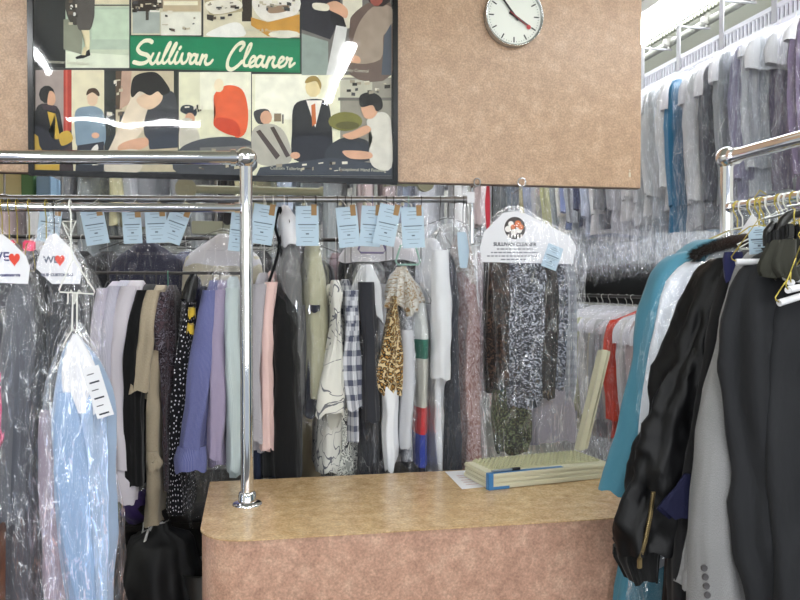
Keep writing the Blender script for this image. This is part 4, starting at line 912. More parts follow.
bm = bmesh.new(); tube(bm, [Q2(70, 293, 2.295), Q2(71, 290, 2.295), Q2(73, 293, 2.295), Q2(72, 330)], .0022, 6); tube(bm, [Q2(81, 293, 2.295), Q2(79, 290, 2.295), Q2(77, 294, 2.295), Q2(77, 330)], .0022, 6)
tube(bm, [Q2(72, 330), Q2(60, 350), Q2(96, 350), Q2(77, 330), Q2(72, 330)], .0022, 6)
mk('hanger', bm, WIRE_W, root2)
BLU = cloth('9fb3cf', rough=.8)
traced('body', BLU, YB, [(340, 70, 80), (352, 64, 90), (372, 60, 100), (400, 57, 108), (450, 56, 112), (520, 60, 112), (600, 70, 110), (660, 74, 110)], .045, root2, seed=3, amp=.016, crease=.006)
traced('sleeve', cloth('8fa9cc', rough=.8), 2.235, [(392, 60, 72), (420, 55, 78), (470, 58, 86), (540, 66, 92), (600, 76, 96), (640, 80, 96)], .02, root2, seed=9, amp=.01)
traced('shoulder_paper', PAPER, 2.235, [(334, 73, 78), (350, 66, 88), (372, 62, 98), (398, 64, 104), (412, 72, 104)], .012, root2, seed=4, amp=.004, crease=.003)
bm = bmesh.new(); c = Q2(98, 392, 2.205)
box(bm, (-.022, -.0005, -.07), (.022, .0005, .07), 0)
for i in range(6): box(bm, (-.014, -.0012, .05-i*.022-(i % 2)*.002), (.004+.008*(i % 2), -.0006, .0525-i*.022), 1)
o = mk('ticket_strip', bm, [PAPER, INK], root2, False); o.location = c; o.rotation_euler = (0, math.radians(-16), 0)
traced('plastic_cover', FILM_G, YB, [(322, 73, 79, .01), (334, 68, 84, .03), (354, 62, 92, .06), (390, 54, 103, .075), (450, 50, 110, .08), (540, 52, 115, .085), (660, 56, 122, .085)], .08, root2, seed=8, amp=.014, crease=.012, open_end=True, k=(5, 16), n=44)
# gold wire hooks at the left on the chrome rail
for i, (x, lb) in enumerate(((2, 'beside the picture edge'), (9, 'second from the left edge'), (17, 'third from the left edge'), (29, 'fourth, nearest the peaked plastic'), (46, 'just left of the twisted plastic peak'))):
    p = P(x, 206, YL); root = empty('wire_hanger', (p.x, YL, ZL), 'gold wire hanger hook over the front left rail, '+lb, 'hanger', 'gold wire hangers on the front left rail')
    mk('wire', hanger_mesh(.11, .06 if i < 4 else .03, 'y', rr=.0125), WIRE_G, root)
    if i in (1, 3):
        bm = bmesh.new(); box(bm, (-.014, -.016, -.135), (.02, -.010, -.105), 0, .004); mk('pink_clip', bm, plain('pink_plastic', 'e2476a', rough=.4), root, False)

# ------------------------------------------------------------ prototypes of bagged garments for the conveyors
def proto_garment(kind, seed, cape, filmm):
    """front-facing bagged shirt / trousers / long dress, hook at the origin"""
    root = bpy.data.objects.new('bagged_'+kind, None); COL.objects.link(root)
    d = .075
    mk('hanger', hanger_mesh(d, .19, 'x', rr=.010, rail='y'), WIRE_W, root)
    rnd = random.Random(seed)
    zb = {'shirt': -.86, 'trousers': -.80, 'dress': -1.02}[kind]
    if kind == 'trousers': secs = [(0, 0, -d-.075, .17, .012), (0, 0, -d-.10, .172, .022), (0, 0, -.45, .165, .03), (.01, 0, zb, .16, .03)]
    else: secs = [(0, 0, -d+.005, .035, .02), (0, 0, -d-.02, .09, .03), (0, 0, -d-.055, .175, .033), (0, 0, -d-.11, .20, .036), (0, 0, -.45, .19, .04), (.01, .005, zb, .205, .048)]
    loft('body', secs, PAPER, root, amp=.014, crease=.004, seed=seed)
    if kind != 'trousers':
        for s in (-1, 1):
            zs = -.74 if kind == 'shirt' else -.45
            loft('sleeve', [(s*.18, -.008, -d-.06, .022, .02), (s*.20, -.010, -d-.10, .036, .028), (s*.212, -.02, -.42, .042, .032), (s*.195, -.03, zs, .036, .026)], PAPER, root, amp=.007, seed=seed+s+2, n=18)
    if cape: loft('shoulder_paper', [(0, 0, -d+.012, .03, .022), (0, 0, -d-.015, .10, .036), (0, 0, -d-.05, .21, .044), (0, 0, -d-.12, .262, .048), (0, 0, -d-.15-.03*(seed % 3), .266, .048)], PAPER, root, amp=.003, crease=.003, seed=seed+4)
    loft('plastic_cover', [(0, 0, -d+.03, .012, .010), (0, 0, -d+.012, .05, .026), (0, 0, -d-.03, .18, .045), (0, 0, -d-.09, .278, .055), (0, 0, -.5, .285, .06), (.01, .0, zb-.10, .28, .06), (0, .01, zb-.22-.04*rnd.random(), .24, .05)], filmm, root, amp=.016, crease=.012, hem=.025, seed=seed+7, k=(5, 16), n=36, step=.03, open_end=True)
    return root
PRO = {}
for k_, i_, cp_ in (('shirt', 1, True), ('shirt', 2, False), ('shirt', 3, True), ('trousers', 4, True), ('dress', 5, False), ('dress', 6, True)):
    PRO[(k_, i_)] = proto_garment(k_, i_*11, cp_, FILM if i_ % 2 else FILM_M)
used = set()
def put(key, loc, rz, mat, label, group, cat_):
    src = PRO[key]; kids = list(src.children)
    if key in used:
        r = src.copy(); COL.objects.link(r)
        ks = []
        for ch in kids:
            c = ch.copy(); COL.objects.link(c); c.parent = r; ks.append(c)
    else: used.add(key); r = src; ks = kids
    r.location = loc; r.rotation_euler = (0, 0, rz)
    for c in ks:
        if c.name.startswith(('body', 'sleeve')):
            c.material_slots[0].link = 'OBJECT'; c.material_slots[0].material = mat
    setp(r, label, cat_, group); return r

rnd = random.Random(5)
# upper conveyor along the right wall
XU = 2.10; ZU = 2.673
NM = {'6c5f77': 'dusty purple', '7c7890': 'grey lavender', 'd8d8d6': 'white', 'c4c6c8': 'pale grey', 'b2b4b8': 'light grey', '8d9094': 'mid grey', '4a4c54': 'charcoal', '2f6f93': 'bright teal blue', 'aab4c6': 'pale blue', 'b8b98a': 'pale yellow green', 'a8323e': 'deep red', 'e0dccb': 'cream', '3a3f5c': 'navy', '7f8cb8': 'periwinkle', 'c9c29a': 'straw yellow', 'd8452c': 'orange red', '9aa0a0': 'slate', '1c1c20': 'black', '5b3f44': 'dark brown', 'b9a7a4': 'dusty pink'}
cu = ['6c5f77', '8d9094', '6c5f77', 'b2b4b8', '7c7890', '8d9094', '4a4c54', 'c4c6c8', 'b2b4b8', '2f6f93', 'd8d8d6', 'c4c6c8', 'd8d8d6', 'c4c6c8', 'd8d8d6', 'd8d8d6', 'b2b4b8', '4a4c54', '8d9094', 'd8d8d6',
      'aab4c6', '3a3f5c', 'c4c6c8', '7f8cb8', 'e0dccb', '9aa0a0', 'b8b98a', 'b8b98a', 'a8323e', 'c4c6c8', 'aab4c6', 'c9c29a', 'aab4c6', 'c4c6c8', 'aab4c6', 'b2b4b8', 'd8d8d6', '8d9094', 'c9c29a', 'c4c6c8', 'aab4c6', 'd8d8d6', 'b2b4b8', 'c4c6c8', '8d9094']
y = 2.42
for i, c in enumerate(cu):
    key = [('shirt', 1), ('shirt', 2), ('shirt', 3), ('trousers', 4)][rnd.choice([0, 0, 1, 2, 2, 3])]
    if c == '2f6f93': key = ('shirt', 1)
    r = put(key, (XU+rnd.uniform(-.012, .012), y, ZU), rnd.uniform(-.16, .16), cloth(c, rough=.8), '%s garment in clear plastic, upper right conveyor, %s from the near end' % (NM[c], ord_(i+1)), 'bagged clothes on the upper right conveyor', key[0] if key[0] != 'dress' else 'dress')
    r.scale = (1, 1, rnd.uniform(.82, .95))
    y += rnd.uniform(.078, .098)
YEND = y
# lower conveyor
cl = ['c4c6c8', 'b9a7a4', 'b2b4b8', 'b9a7a4', 'd8d8d6', 'd8452c', 'd8d8d6', 'c4c6c8', 'e0dccb', 'd8d8d6', 'b8b98a', 'c4c6c8', 'd8d8d6', 'b2b4b8', 'c9c29a', 'd8d8d6', '9aa0a0', 'c4c6c8', 'd8d8d6', 'b2b4b8', 'd8d8d6', 'c4c6c8', 'b2b4b8', '8d9094', '9aa0a0', 'c4c6c8', 'b8b98a', 'c4c6c8', 'b2b4b8', '8d9094']
y = 3.35; ZLW = 1.555
for i, c in enumerate(cl):
    key = [('shirt', 1), ('shirt', 2), ('shirt', 3), ('dress', 6)][rnd.choice([0, 1, 2, 2])]
    if c == 'd8452c': key = ('shirt', 2)
    put(key, (XU+rnd.uniform(-.012, .012), y, ZLW), rnd.uniform(-.1, .1), cloth(c, rough=.8), '%s garment in clear plastic, lower right conveyor, %s from the near end' % (NM[c], ord_(i+1)), 'bagged clothes on the lower right conveyor', key[0])
    y += rnd.uniform(.085, .105)
# dark row behind the counter and a hazy row above it
dk = ['1c1c20', '4a4c54', '1c1c20', '3a3f5c', '1c1c20', '5b3f44', '4a4c54', '1c1c20', '9aa0a0']
i = 0; x = -2.35
while x < 1.25:
    c = dk[rnd.randrange(len(dk))]; key = [('dress', 5), ('shirt', 2), ('dress', 6)][rnd.choice([0, 0, 1])]
    i += 1
    put(key, (x, 4.15, 1.86), rnd.uniform(1.1, 1.5), cloth(c, rough=.85), 'dim %s garment in plastic on the dark middle rail, %s from the left' % (NM[c], ord_(i)), 'dark clothes on the middle rail behind the counter', key[0])
    x += rnd.uniform(.11, .15)
x = -2.7; i = 0
hz = ['b9a7a4', 'c4c6c8', 'd8d8d6', '9aa0a0', '1c1c20', 'b2b4b8', 'c9c29a', '8d9094', 'aab4c6']
while x < 1.6:
    c = hz[rnd.randrange(len(hz))]; key = [('dress', 5), ('shirt', 1), ('shirt', 2), ('trousers', 4)][rnd.randrange(4)]; i += 1
    put(key, (x, 5.0, 2.72), rnd.uniform(.9, 1.5), cloth(c, rough=.85), '%s garment in plastic on the high back rail, %s from the left' % (NM[c], ord_(i)), 'bagged clothes on the high back rail', key[0])
    x += rnd.uniform(.13, .19)
x = -2.7; i = 0
while x < 1.7:
    c = ['1c1c20', '4a4c54', '8d9094', '3a3f5c', '9aa0a0'][rnd.randrange(5)]; key = [('dress', 5), ('dress', 6)][rnd.randrange(2)]; i += 1
    put(key, (x, 5.6, 1.9), rnd.uniform(.9, 1.5), cloth(c, rough=.85), '%s garment in plastic on the farthest low rail, %s from the left' % (NM[c], ord_(i)), 'bagged clothes on the farthest low rail', 'dress')
    x += rnd.uniform(.16, .22)
railobj('garment_rail', 'dark middle rail carrying the dim clothes behind the counter', (-2.6, 4.15, 1.86), (1.4, 4.15, 1.86), .010, WIRE_K, hang=(.02, .98))
railobj('garment_rail', 'high back rail near the ceiling, deep in the shop', (-2.8, 5.0, 2.72), (1.72, 5.0, 2.72), .010, STEEL, hang=(.1, .9))
railobj('garment_rail', 'farthest low rail deep in the shop', (-2.8, 5.6, 1.9), (1.78, 5.6, 1.9), .010, WIRE_K, hang=(.02, .98))
# lower conveyor rail and upper comb rail
railobj('garment_rail', 'dark rail of the lower right conveyor', (XU, 3.2, ZLW), (XU, 6.4, ZLW), .010, WIRE_K)
bm = bmesh.new(); box(bm, (.30, 0, -.10), (.34, 3.3, .16))  # black box added to darken the gap between the tiers
o = mk('added_gap_strip', bm, plain('gap_black', '141416', rough=.5), None, False); o.location = (XU, 3.15, ZLW+.04); setp(o, 'added black strip for the dark gap between two right tiers of bagged clothes', 'rail')
WP = plain('white_painted_metal', 'd2d2da', rough=.4)
root = empty('conveyor_comb_rail', (XU, 2.2, ZU), 'white slotted conveyor rail high on the right above the bagged shirts', 'rail')
bm = bmesh.new()
Y_1 = YEND-2.2+.1
box(bm, (-.006, 0, -.008), (.006, Y_1, .014)); box(bm, (-.006, 0, .066), (.006, Y_1, .085))
yy = 0
while yy < Y_1: box(bm, (-.004, yy, .014), (.004, yy+.010, .066)); yy += .026
mk('slotted_plate', bm, WP, root, False)
bm = bmesh.new(); box(bm, (.012, 0, -.004), (.016, Y_1, .078)); mk('channel_back', bm, plain('dark_channel', '4a4852', rough=.6), root, False)
bm = bmesh.new(); tube(bm, [(0, 0, 0), (0, Y_1, 0)], .009, 10); mk('hook_bar', bm, WP, root)
for j in range(12):
    y_ = .28+j*.36
    if y_ > Y_1: break
    bm = bmesh.new(); box(bm, (-.010, y_-.016, .01), (-.006, y_+.016, .235)); box(bm, (-.012, y_-.008, .224), (.165, y_+.008, .232), 0, .002); mk('strap', bm, plain('grey_strap', '9c9ca0', rough=.5), root, False)
    bm = bmesh.new(); tube(bm, [(.15, y_, .232), (.15, y_, .30)], .010, 10); lathe(bm, [(.012, -.014), (.022, -.010), (.022, .010), (.012, .014)], 14, (.126, y_-.02, .262), axis='y'); box(bm, (.125, y_-.02, .285), (.19, y_+.02, .297), 0, .003); mk('trolley', bm, plain('worn_steel', '8a8a84', rough=.5, metal=.3), root)
bm = bmesh.new(); tube(bm, [(.15, 0, .262), (.15, Y_1, .262)], .020, 16); mk('track_pipe', bm, plain('grey_green_pipe', '63655c', rough=.5), root)
bm = bmesh.new()
for j in range(4): tube(bm, [(.19, .8+j*1.2, .27), (.19, .8+j*1.2, 3.1-ZU)], .006, 8)
mk('ceiling_rod', bm, STEEL, root)
bm = bmesh.new(); 
yy = 0
while yy < Y_1:
    box(bm, (.10, yy, .29), (.125, yy+.022, .312), 0, .003); yy += .03
mk('drive_chain', bm, plain('dark_chain', '6c6e62', rough=.5, metal=.5), root, False)

# things tucked in the gap between poster and rail
def tube_cloth(name, label, cat_, pts, r, mat):
    o = bmesh.new(); tube(o, pts, r, 10); ob = mk(name, o, mat); setp(ob, label, cat_); return ob
def bx(name, label, cat_, lo, hi, mat, rot=0, bev=.004, group=None):
    c = (Vector(lo)+Vector(hi))/2; c.z = lo[2]; bm = bmesh.new(); box(bm, Vector(lo)-c, Vector(hi)-c, 0, bev); o = mk(name, bm, mat, None, False); o.location = c; o.rotation_euler.z = rot; setp(o, label, cat_, group); return o
# shelf behind the rail holding boxes
sy = 3.75; sz = P(20, 203, sy).z
xl, xr = P(-60, 200, sy).x, P(62, 200, sy).x
root = empty('wire_shelf', ((xl+xr)/2, sy, sz), 'thin metal shelf behind the far left end of the rail', 'shelf')
bm = bmesh.new()
for j in range(9): tube(bm, [(xl-(xl+xr)/2, -.12+j*.03, 0), (xr-(xl+xr)/2, -.12+j*.03, 0)], .003, 6)
mk('wires', bm, STEEL, root)
for s in (-1, 1):
    bm = bmesh.new(); tube(bm, [(s*(xr-xl)/2, 0, 0), (s*(xr-xl)/2, 0, 3.1-sz)], .006, 8); mk('hanging_rod', bm, STEEL, root)
p0, p1 = P(2, 200, 3.72), P(26, 178, 3.72)
bx('folder_box', 'cream box on the wire shelf at the far left under the poster', 'box', (p0.x-.1, 3.66, sz+.004), (p1.x, 3.80, sz+.14), plain('cream_card', 'd8cf9c', rough=.7), .05)
p0, p1 = P(28, 200, 3.72), P(40, 178, 3.72)
bx('folder_box', 'green box on the wire shelf next to the cream one', 'box', (p0.x, 3.64, sz+.004), (p1.x, 3.80, sz+.12), plain('green_card', '5f8a5a', rough=.6), -.1)
p0, p1 = P(42, 200, 3.72), P(56, 178, 3.72)
bx('folder_box', 'pale blue box on the wire shelf, third beside the green one', 'box', (p0.x, 3.64, sz+.004), (p1.x, 3.80, sz+.11), plain('blue_card', '8fb0cc', rough=.6), -.06)
# pale housing box and dark knob behind tickets
p0, p1 = P(192, 234, 3.6), P(240, 222, 3.6)
root = empty('motor_housing', ((p0.x+p1.x)/2, 3.6, p0.z), 'pale green metal housing behind the tilted blue ticket', 'machine')
bm = bmesh.new(); h_ = (p1.x-p0.x)/2; box(bm, (-h_, -.03, 0), (h_, .06, p1.z-p0.z), 0, .004); mk('case', bm, PIPE, root, False)
bm = bmesh.new(); c = P(228, 219, 3.56)-root.location; lathe(bm, [(.0, -.01), (.024, -.01), (.026, 0), (.026, .03), (.0, .03)], 18, c, axis='y'); mk('knob', bm, BLACKP, root)
bm = bmesh.new(); tube(bm, [(0, .02, p1.z-p0.z), (0, .02, 3.1-p0.z)], .008, 8); mk('hanging_rod', bm, STEEL, root)

# ------------------------------------------------------------ floor things behind the counter
c = P(158, 560, 2.95)
root = empty('laundry_sack', (c.x, 2.98, 0), 'big black laundry sack tied with a white cord, standing on the floor behind the clothes', 'bag')
SACK = plain('black_sack_cloth', '0d0d10', rough=.6, bump=.4, bscale=40)
tz = P(158, 527, 2.9).z; hw_ = (P(198, 570, 2.95).x-P(118, 570, 2.95).x)/2
loft('bag_body', [(0, 0, tz, .03, .03), (0, 0, tz-.03, .035, .03), (0, 0, tz-.06, .10, .09), (0, 0, tz-.14, hw_*.85, .13), (0, 0, tz-.3, hw_, .15), (0, 0, .1, hw_*.98, .15), (0, 0, .004, hw_*.8, .12)], SACK, root, amp=.02, crease=.01, seed=2, k=(5, 16), n=48, hem=0)
loft('gathered_neck', [(0, 0, tz+.05, .07, .05), (0, 0, tz+.02, .045, .035), (0, 0, tz, .026, .024)], SACK, root, amp=.02, seed=3, k=(6, 12), hem=0, open_end=True)
bm = bmesh.new(); cp = P(146, 527, 2.86)-root.location; cz = tz-.002
tube(bm, [(.031*math.cos(i*PI/8), .031*math.sin(i*PI/8), cz+.002) for i in range(16)], .005, 8, closed=True)
tube(bm, [(-.02, -.035, cz), (-.045, -.06, cz+.012), (-.05, -.06, cz-.02), (-.03, -.05, cz-.012), (-.042, -.07, cz-.055)], .005, 8); tube(bm, [(-.02, -.036, cz), (-.01, -.06, cz+.02), (-.022, -.07, cz-.01), (-.035, -.055, cz+.01)], .005, 8)
mk('white_cord', bm, plain('white_cord', 'd8d8d6', rough=.8), root)
c = P(205, 592, 2.9)
root = empty('steel_bin', (c.x, 2.96, 0), 'round steel bin showing its curved rim beside the counter corner', 'bin')
rz_ = P(195, 583, 2.8).z
bm = bmesh.new(); lathe(bm, [(.09, .003), (.11, rz_-.01), (.114, rz_), (.108, rz_+.003), (.105, rz_-.012), (.086, .012), (.001, .010)], 36); mk('bin_body', bm, STEEL, root)
# folded things lying under the garments (purple, green)
c = P(142, 505, 3.3)
root = empty('low_bench', (c.x, 3.42, 0), 'long low black bench holding crumpled cloths behind the counter', 'bench')
z_ = P(142, 524, 3.3).z
bm = bmesh.new(); box(bm, (-.62, -.13, z_-.03), (1.9, .16, z_), 0, .005); mk('top', bm, plain('dark_wood', '1b1715', rough=.7), root, False)
bm = bmesh.new(); box(bm, (-.60, -.10, 0), (1.88, .15, z_-.0301), 0, .003); mk('body', bm, plain('bench_shade_black', '0e0d0d', rough=.8), root, False)  # solid black body added to keep the area behind the sack dark
def heap(label, px, py, w_, h, col, Y=3.36, name='folded_cloth'):
    q = P(px, py, Y); bm = bmesh.new(); sd = hash_(label)
    r = bmesh.ops.create_uvsphere(bm, u_segments=28, v_segments=16, radius=1)
    for v in bm.verts:
        n_ = noise.noise(v.co*2.2+Vector((sd % 31, 0, 0)))*.25+noise.noise(v.co*5+Vector((0, sd % 17, 0)))*.12
        v.co = Vector((v.co.x*w_*(1+n_), v.co.y*.09*(1+n_), max(0, (v.co.z*(1+n_)*.7+.5))*h))
    o = mk(name, bm, cloth(col)); o.location = (q.x, Y, z_+.0005); setp(o, label, 'cloth', 'cloths heaped low behind the counter'); return o
heap('crumpled purple cloth on the low bench under the white shirt', 141, 510, .075, .10, '39285e')
heap('small olive green cloth on the low bench beside the purple one', 116, 505, .05, .10, '7a7a48', 3.45)
heap('crumpled beige cloth low behind the counter under the dark trousers', 296, 470, .10, .42, 'a79d84', 3.42)
heap('crumpled blue grey cloth low behind the counter right of the post', 284, 478, .06, .30, '4e5a70', 3.30)
# left counter end
p0 = P(8, 515, 2.38)
root = empty('low_cabinet', (p0.x-.3, 2.25, 0), 'orange brown wooden cabinet end at the lower left edge', 'cabinet')
WD = laminate('orange_wood', '8a5230', '78431f', '9a6038')
bm = bmesh.new(); box(bm, (-.3, -.13, 0), (.3, .13, p0.z-.02), 0, .003); mk('body', bm, WD, root, False)
bm = bmesh.new(); box(bm, (-.3, -.135, p0.z-.0199), (.302, .135, p0.z), 0, .003); mk('worktop', bm, WD, root, False)
q = P(2, 512, 2.2); bm = bmesh.new()
loft_ = loft('folded_towel', [(0, 0, .075, .03, .05), (0, 0, .06, .06, .09), (0, 0, .02, .065, .095), (0, 0, .001, .06, .09)], cloth('24486c'), None, amp=.006, seed=2, hem=0)
loft_.location = (p0.x-.075, 2.26, p0.z+.001); setp(loft_, 'folded blue towel on the wooden cabinet at the left edge', 'towel'); bm.free()

# ------------------------------------------------------------ counter top things
def C(px, py, z=CT): return P(px, py, z, 2)
pts = [C(445, 471.5, CT+.0015), C(470, 470, CT+.0015), C(492, 486, CT+.0015), C(462, 489, CT+.0015)]
c0 = sum(pts, Vector())/4
bm = bmesh.new(); f0 = [bm.verts.new(v-c0+Vector((0, 0, -.0008))) for v in pts]; f1 = [bm.verts.new(v-c0) for v in pts]
bm.faces.new(f0); bm.faces.new(f1)
for i in range(4): bm.faces.new((f0[i], f0[(i+1) % 4], f1[(i+1) % 4], f1[i]))
for i in range(5):
    a_ = pts[0].lerp(pts[3], .3+i*.13)-c0; b_ = pts[1].lerp(pts[2], .3+i*.13)-c0
    u, v = a_.lerp(b_, .25), a_.lerp(b_, .7-.1*(i % 2)); tube(bm, [u+Vector((0, 0, .0004)), v+Vector((0, 0, .0004))], .0006, 4, 1)
o = mk('paper_slip', bm, [PAPER, plain('faint_red_ink', 'b06a68')], None, False); o.location = c0; setp(o, 'white paper slip on the counter under the left end of the cream tray', 'paper')
# cream ticket tray with blue tape and raised lid
a0, a1, a2 = C(489, 490.5), C(611, 478), C(466, 476.5)
ex = (a1-a0); L_ = ex.length; ex.normalize(); ey = Vector((-ex.y, ex.x, 0)); D_ = max(.10, (a2-a0).dot(ey))
th = math.atan2(ex.y, ex.x)
root = empty('ticket_tray', a0, 'long cream slotted tray with blue tape on one end and lid raised at the other', 'tray', rz=th)
hT = .052
W_t = min(D_, .20)
bm = bmesh.new(); box(bm, (0, 0, .001), (L_, W_t, .020), 0, .004); box(bm, (.002, .002, .0205), (L_-.002, W_t-.002, hT-.014), 0, .004); box(bm, (0, 0, hT-.0135), (L_, W_t, hT), 0, .004); mk('case', bm, CREAMP, root, False)
bm = bmesh.new(); y_ = .045
nrow = 7
for j in range(nrow):
    yy = .04+j*(W_t-.055)/(nrow-1)
    box(bm, (.03, yy, hT), (L_-.02, yy+.006, hT+.006), 0, .001)
    x = .04
    while x < L_-.03: box(bm, (x, yy-.002, hT+.004), (x+.006, yy+.008, hT+.010), 0); x += .016
mk('slot_ridges', bm, plain('ridge_plastic', 'bfbd9c', rough=.5), root, False)
TAPE = plain('blue_tape', '3d78ae', rough=.5)
bm = bmesh.new(); box(bm, (-.0012, -.0012, .0), (.016, .02, hT+.0008), 0, .0005); box(bm, (.016, -.0012, .0005), (.075, -.0002, .010)); box(bm, (.0, .004, hT+.0002), (L_*.60, .022, hT+.0014)); mk('blue_tape', bm, TAPE, root, False)
# raised lid
k0 = P(604, 462, a1.y+W_t-.03); k1 = P(630, 350, a1.y+W_t-.03)
lz = k1.z-CT; lx = (k1.x-k0.x)
bm = bmesh.new()
for (dx0, dx1, z0_, z1_) in ((0, .026, .0, 1), (.028, .038, .01, .99)):
    vs = []
    for zz in (z0_, z1_):
        X_ = L_-.025+lx*zz
        for yy in (W_t-.035, W_t): 
            for dx in (dx0, dx1): vs.append(bm.verts.new((X_+dx, yy, hT+.012+(lz-hT-.012)*zz)))
    for f in ((0, 1, 3, 2), (4, 5, 7, 6), (0, 1, 5, 4), (2, 3, 7, 6), (0, 2, 6, 4), (1, 3, 7, 5)): bm.faces.new([vs[q] for q in f])
bmesh.ops.bevel(bm, geom=bm.edges[:], offset=.003, segments=2, affect='EDGES')
mk('lid', bm, CREAMP, root, False)
q = C(523, 480.5, CT+hT+.006)
root = empty('marker_pen', a0+ex*(.03*L_)+ey*.013+Vector((0, 0, hT+.0068)), 'black and clear pen lying on the blue taped edge of the tray', 'pen', rz=th+.03)
bm = bmesh.new(); tube(bm, [(0, 0, 0), (.012, 0, 0)], [.0012, .0032], 10); tube(bm, [(.012, 0, 0), (.085, 0, 0)], .0038, 12); mk('barrel', bm, plain('grey_pen_barrel', '7d8790', rough=.3), root)
bm = bmesh.new(); tube(bm, [(.078, 0, 0), (.108, 0, 0)], .0052, 12); mk('cap', bm, BLACKP, root)

# ------------------------------------------------------------ right rack (front), clothes hang across the rail
XR = PR.x
GRP = 'clothes on the right front rail'
def GRR(name, label, cat_, parts, Y, neck_dz=.10, wire=WIRE_G, hw=.2):
    root = empty(name, (XR, Y, ZR), label, cat_, GRP)
    mk('hanger', hanger_mesh(neck_dz, hw, 'x', rr=.0125, wr=.0018, rail='y', sd=.09), wire, root)
    made = {}
    for i, (pn, mat, Yp, rows, ry, kw) in enumerate(parts):
        kw = dict(kw); par = made.get(kw.pop('under', None))
        made[pn] = traced(pn, mat, Yp, rows, ry, root, seed=(hash_(label)+i*13) % 997, parent=par, **kw)
    return root, made
TEAL = cloth('467c90', rough=.75)
GRR('teal_coat', 'teal blue coat at the far end of the right rail', 'coat', [
    ('body', TEAL, 2.02, [(248, 704, 760), (256, 690, 790), (270, 668, 812), (300, 662, 820), (400, 650, 822), (500, 632, 822), (600, 612, 822), (680, 604, 822)], .045, dict(amp=.012)),
    ('sleeve', TEAL, 1.98, [(250, 690, 714), (256, 670, 712), (272, 655, 704), (300, 645, 692), (350, 636, 680), (420, 622, 664), (470, 608, 650), (489, 602, 644)], .055, dict(amp=.008, n=32)),
    ('collar', TEAL, 1.99, [(240, 700, 724), (245, 688, 720), (254, 679, 710), (262, 684, 702)], .05, dict(taper=False, amp=.004))], 2.02)
r_, mk_ = GRR('bagged_blouse', 'white blouse in glossy clear plastic between teal coat and black jacket', 'blouse', [
    ('body', cloth('c3c8d0', rough=.7), 1.94, [(244, 725, 770), (262, 700, 800), (280, 676, 818), (330, 664, 822), (400, 652, 822), (480, 642, 822), (560, 636, 822)], .03, dict(amp=.012)),
    ('sleeve', cloth('ccd0d8', rough=.7), 1.92, [(262, 688, 715), (280, 670, 706), (330, 656, 696), (400, 648, 684), (470, 642, 672)], .03, {}),
    ('plastic_cover', FILM_G, 1.93, [(236, 735, 750, .02), (250, 705, 780, .04), (266, 680, 815, .05), (290, 660, 822, .055), (400, 642, 824, .055), (500, 632, 824, .055), (600, 628, 824, .055), (660, 626, 824, .05)], .05, dict(crease=.012, amp=.012, open_end=True, k=(6, 18), n=52))], 1.94, wire=WIRE_W)
BJ = cloth('09090b', rough=.48, sheen=.0, bump=.6)
r_, m_ = GRR('black_jacket', 'black padded jacket with gathered sleeve, gold zip and fur collar', 'jacket', [
    ('body', BJ, 1.84, [(250, 745, 790), (262, 724, 806), (280, 706, 818), (320, 700, 822), (400, 688, 822), (480, 676, 822), (560, 668, 822), (640, 662, 822)], .05, dict(amp=.014)),
    ('sleeve', BJ, 1.80, [(258, 716, 744), (272, 700, 744), (300, 690, 736), (350, 674, 722), (400, 654, 706), (450, 641, 694), (500, 628, 680), (530, 621, 668), (548, 623, 660)], .062, dict(amp=.014, crease=.012, n=48, frq=17, step=.014)),
    ('ribbed_cuff', cloth('0b0b0c', rough=.9), 1.80, [(546, 616, 658), (556, 618, 655), (568, 624, 653), (577, 628, 652)], .045, dict(amp=.006, k=(14, 22), n=52, crease=.002, taper=False, ramp=.01))], 1.84)
bm = bmesh.new(); zpts = [P(x, y, 1.735)-r_.location for x, y in ((653, 492), (650, 515), (645, 540), (639, 560))]
tube(bm, zpts, .0026, 6)
for i in range(40):
    t_ = i/40*3; a_ = zpts[int(t_)].lerp(zpts[min(3, int(t_)+1)], t_-int(t_)); box(bm, a_-Vector((.005, .004, .0012)), a_+Vector((.005, .001, .0012)))
c = zpts[-1]; box(bm, c-Vector((.006, .006, .02)), c+Vector((.006, 0, .004)), 0, .002)
mk('zip', bm, plain('brass_zip', '9a8760', rough=.3, metal=.9), r_, False)
# fur collar: a body of many tapered tufts
rf = random.Random(4); bm = bmesh.new()
spine = smooth_rows([list(P(x, y, 1.90)-r_.location) for x, y in ((696, 256), (706, 250), (720, 245), (736, 241), (754, 240))], .008)
tube(bm, spine, [.006]+[.010+.010*i/(len(spine)-1) for i in range(len(spine)-1)], 12)
for i in range(4200):
    s = spine[rf.randrange(len(spine))]; d = Vector((rf.gauss(0, 1), rf.gauss(0, 1), rf.gauss(.2, 1))).normalized()
    b_ = Vector(s)+d*.009; e = b_+(d*.7+Vector((-.55, -.15, -.15)))*rf.uniform(.012, .024); sd = d.cross(Vector((rf.random(), rf.random(), rf.random()))).normalized()*.0008
    bm.faces.new((bm.verts.new(b_-sd), bm.verts.new(b_+sd), bm.verts.new(e)))
mk('fur_collar', bm, cloth('2a1d17', rough=.9), r_)
GRR('black_suit', 'plain black jacket hanging between the padded jacket and the grey suit', 'jacket', [
    ('body', BLK, 1.77, [(250, 756, 790), (262, 742, 806), (280, 728, 818), (320, 718, 822), (400, 706, 822), (480, 692, 822), (560, 682, 822), (640, 676, 822)], .035, dict(amp=.012)),
    ('sleeve', cloth('121113', rough=.8), 1.755, [(256, 738, 760), (270, 722, 756), (300, 712, 750), (360, 700, 738), (430, 686, 724), (500, 676, 710), (600, 668, 704), (640, 668, 704)], .04, dict(n=30)),
    ('blue_lining', cloth('0d0f2c', rough=.8, sheen=0), 1.70, [(474, 684, 690), (486, 676, 692), (498, 664, 694), (508, 657, 694), (516, 668, 694)], .006, dict(taper=False))], 1.77)
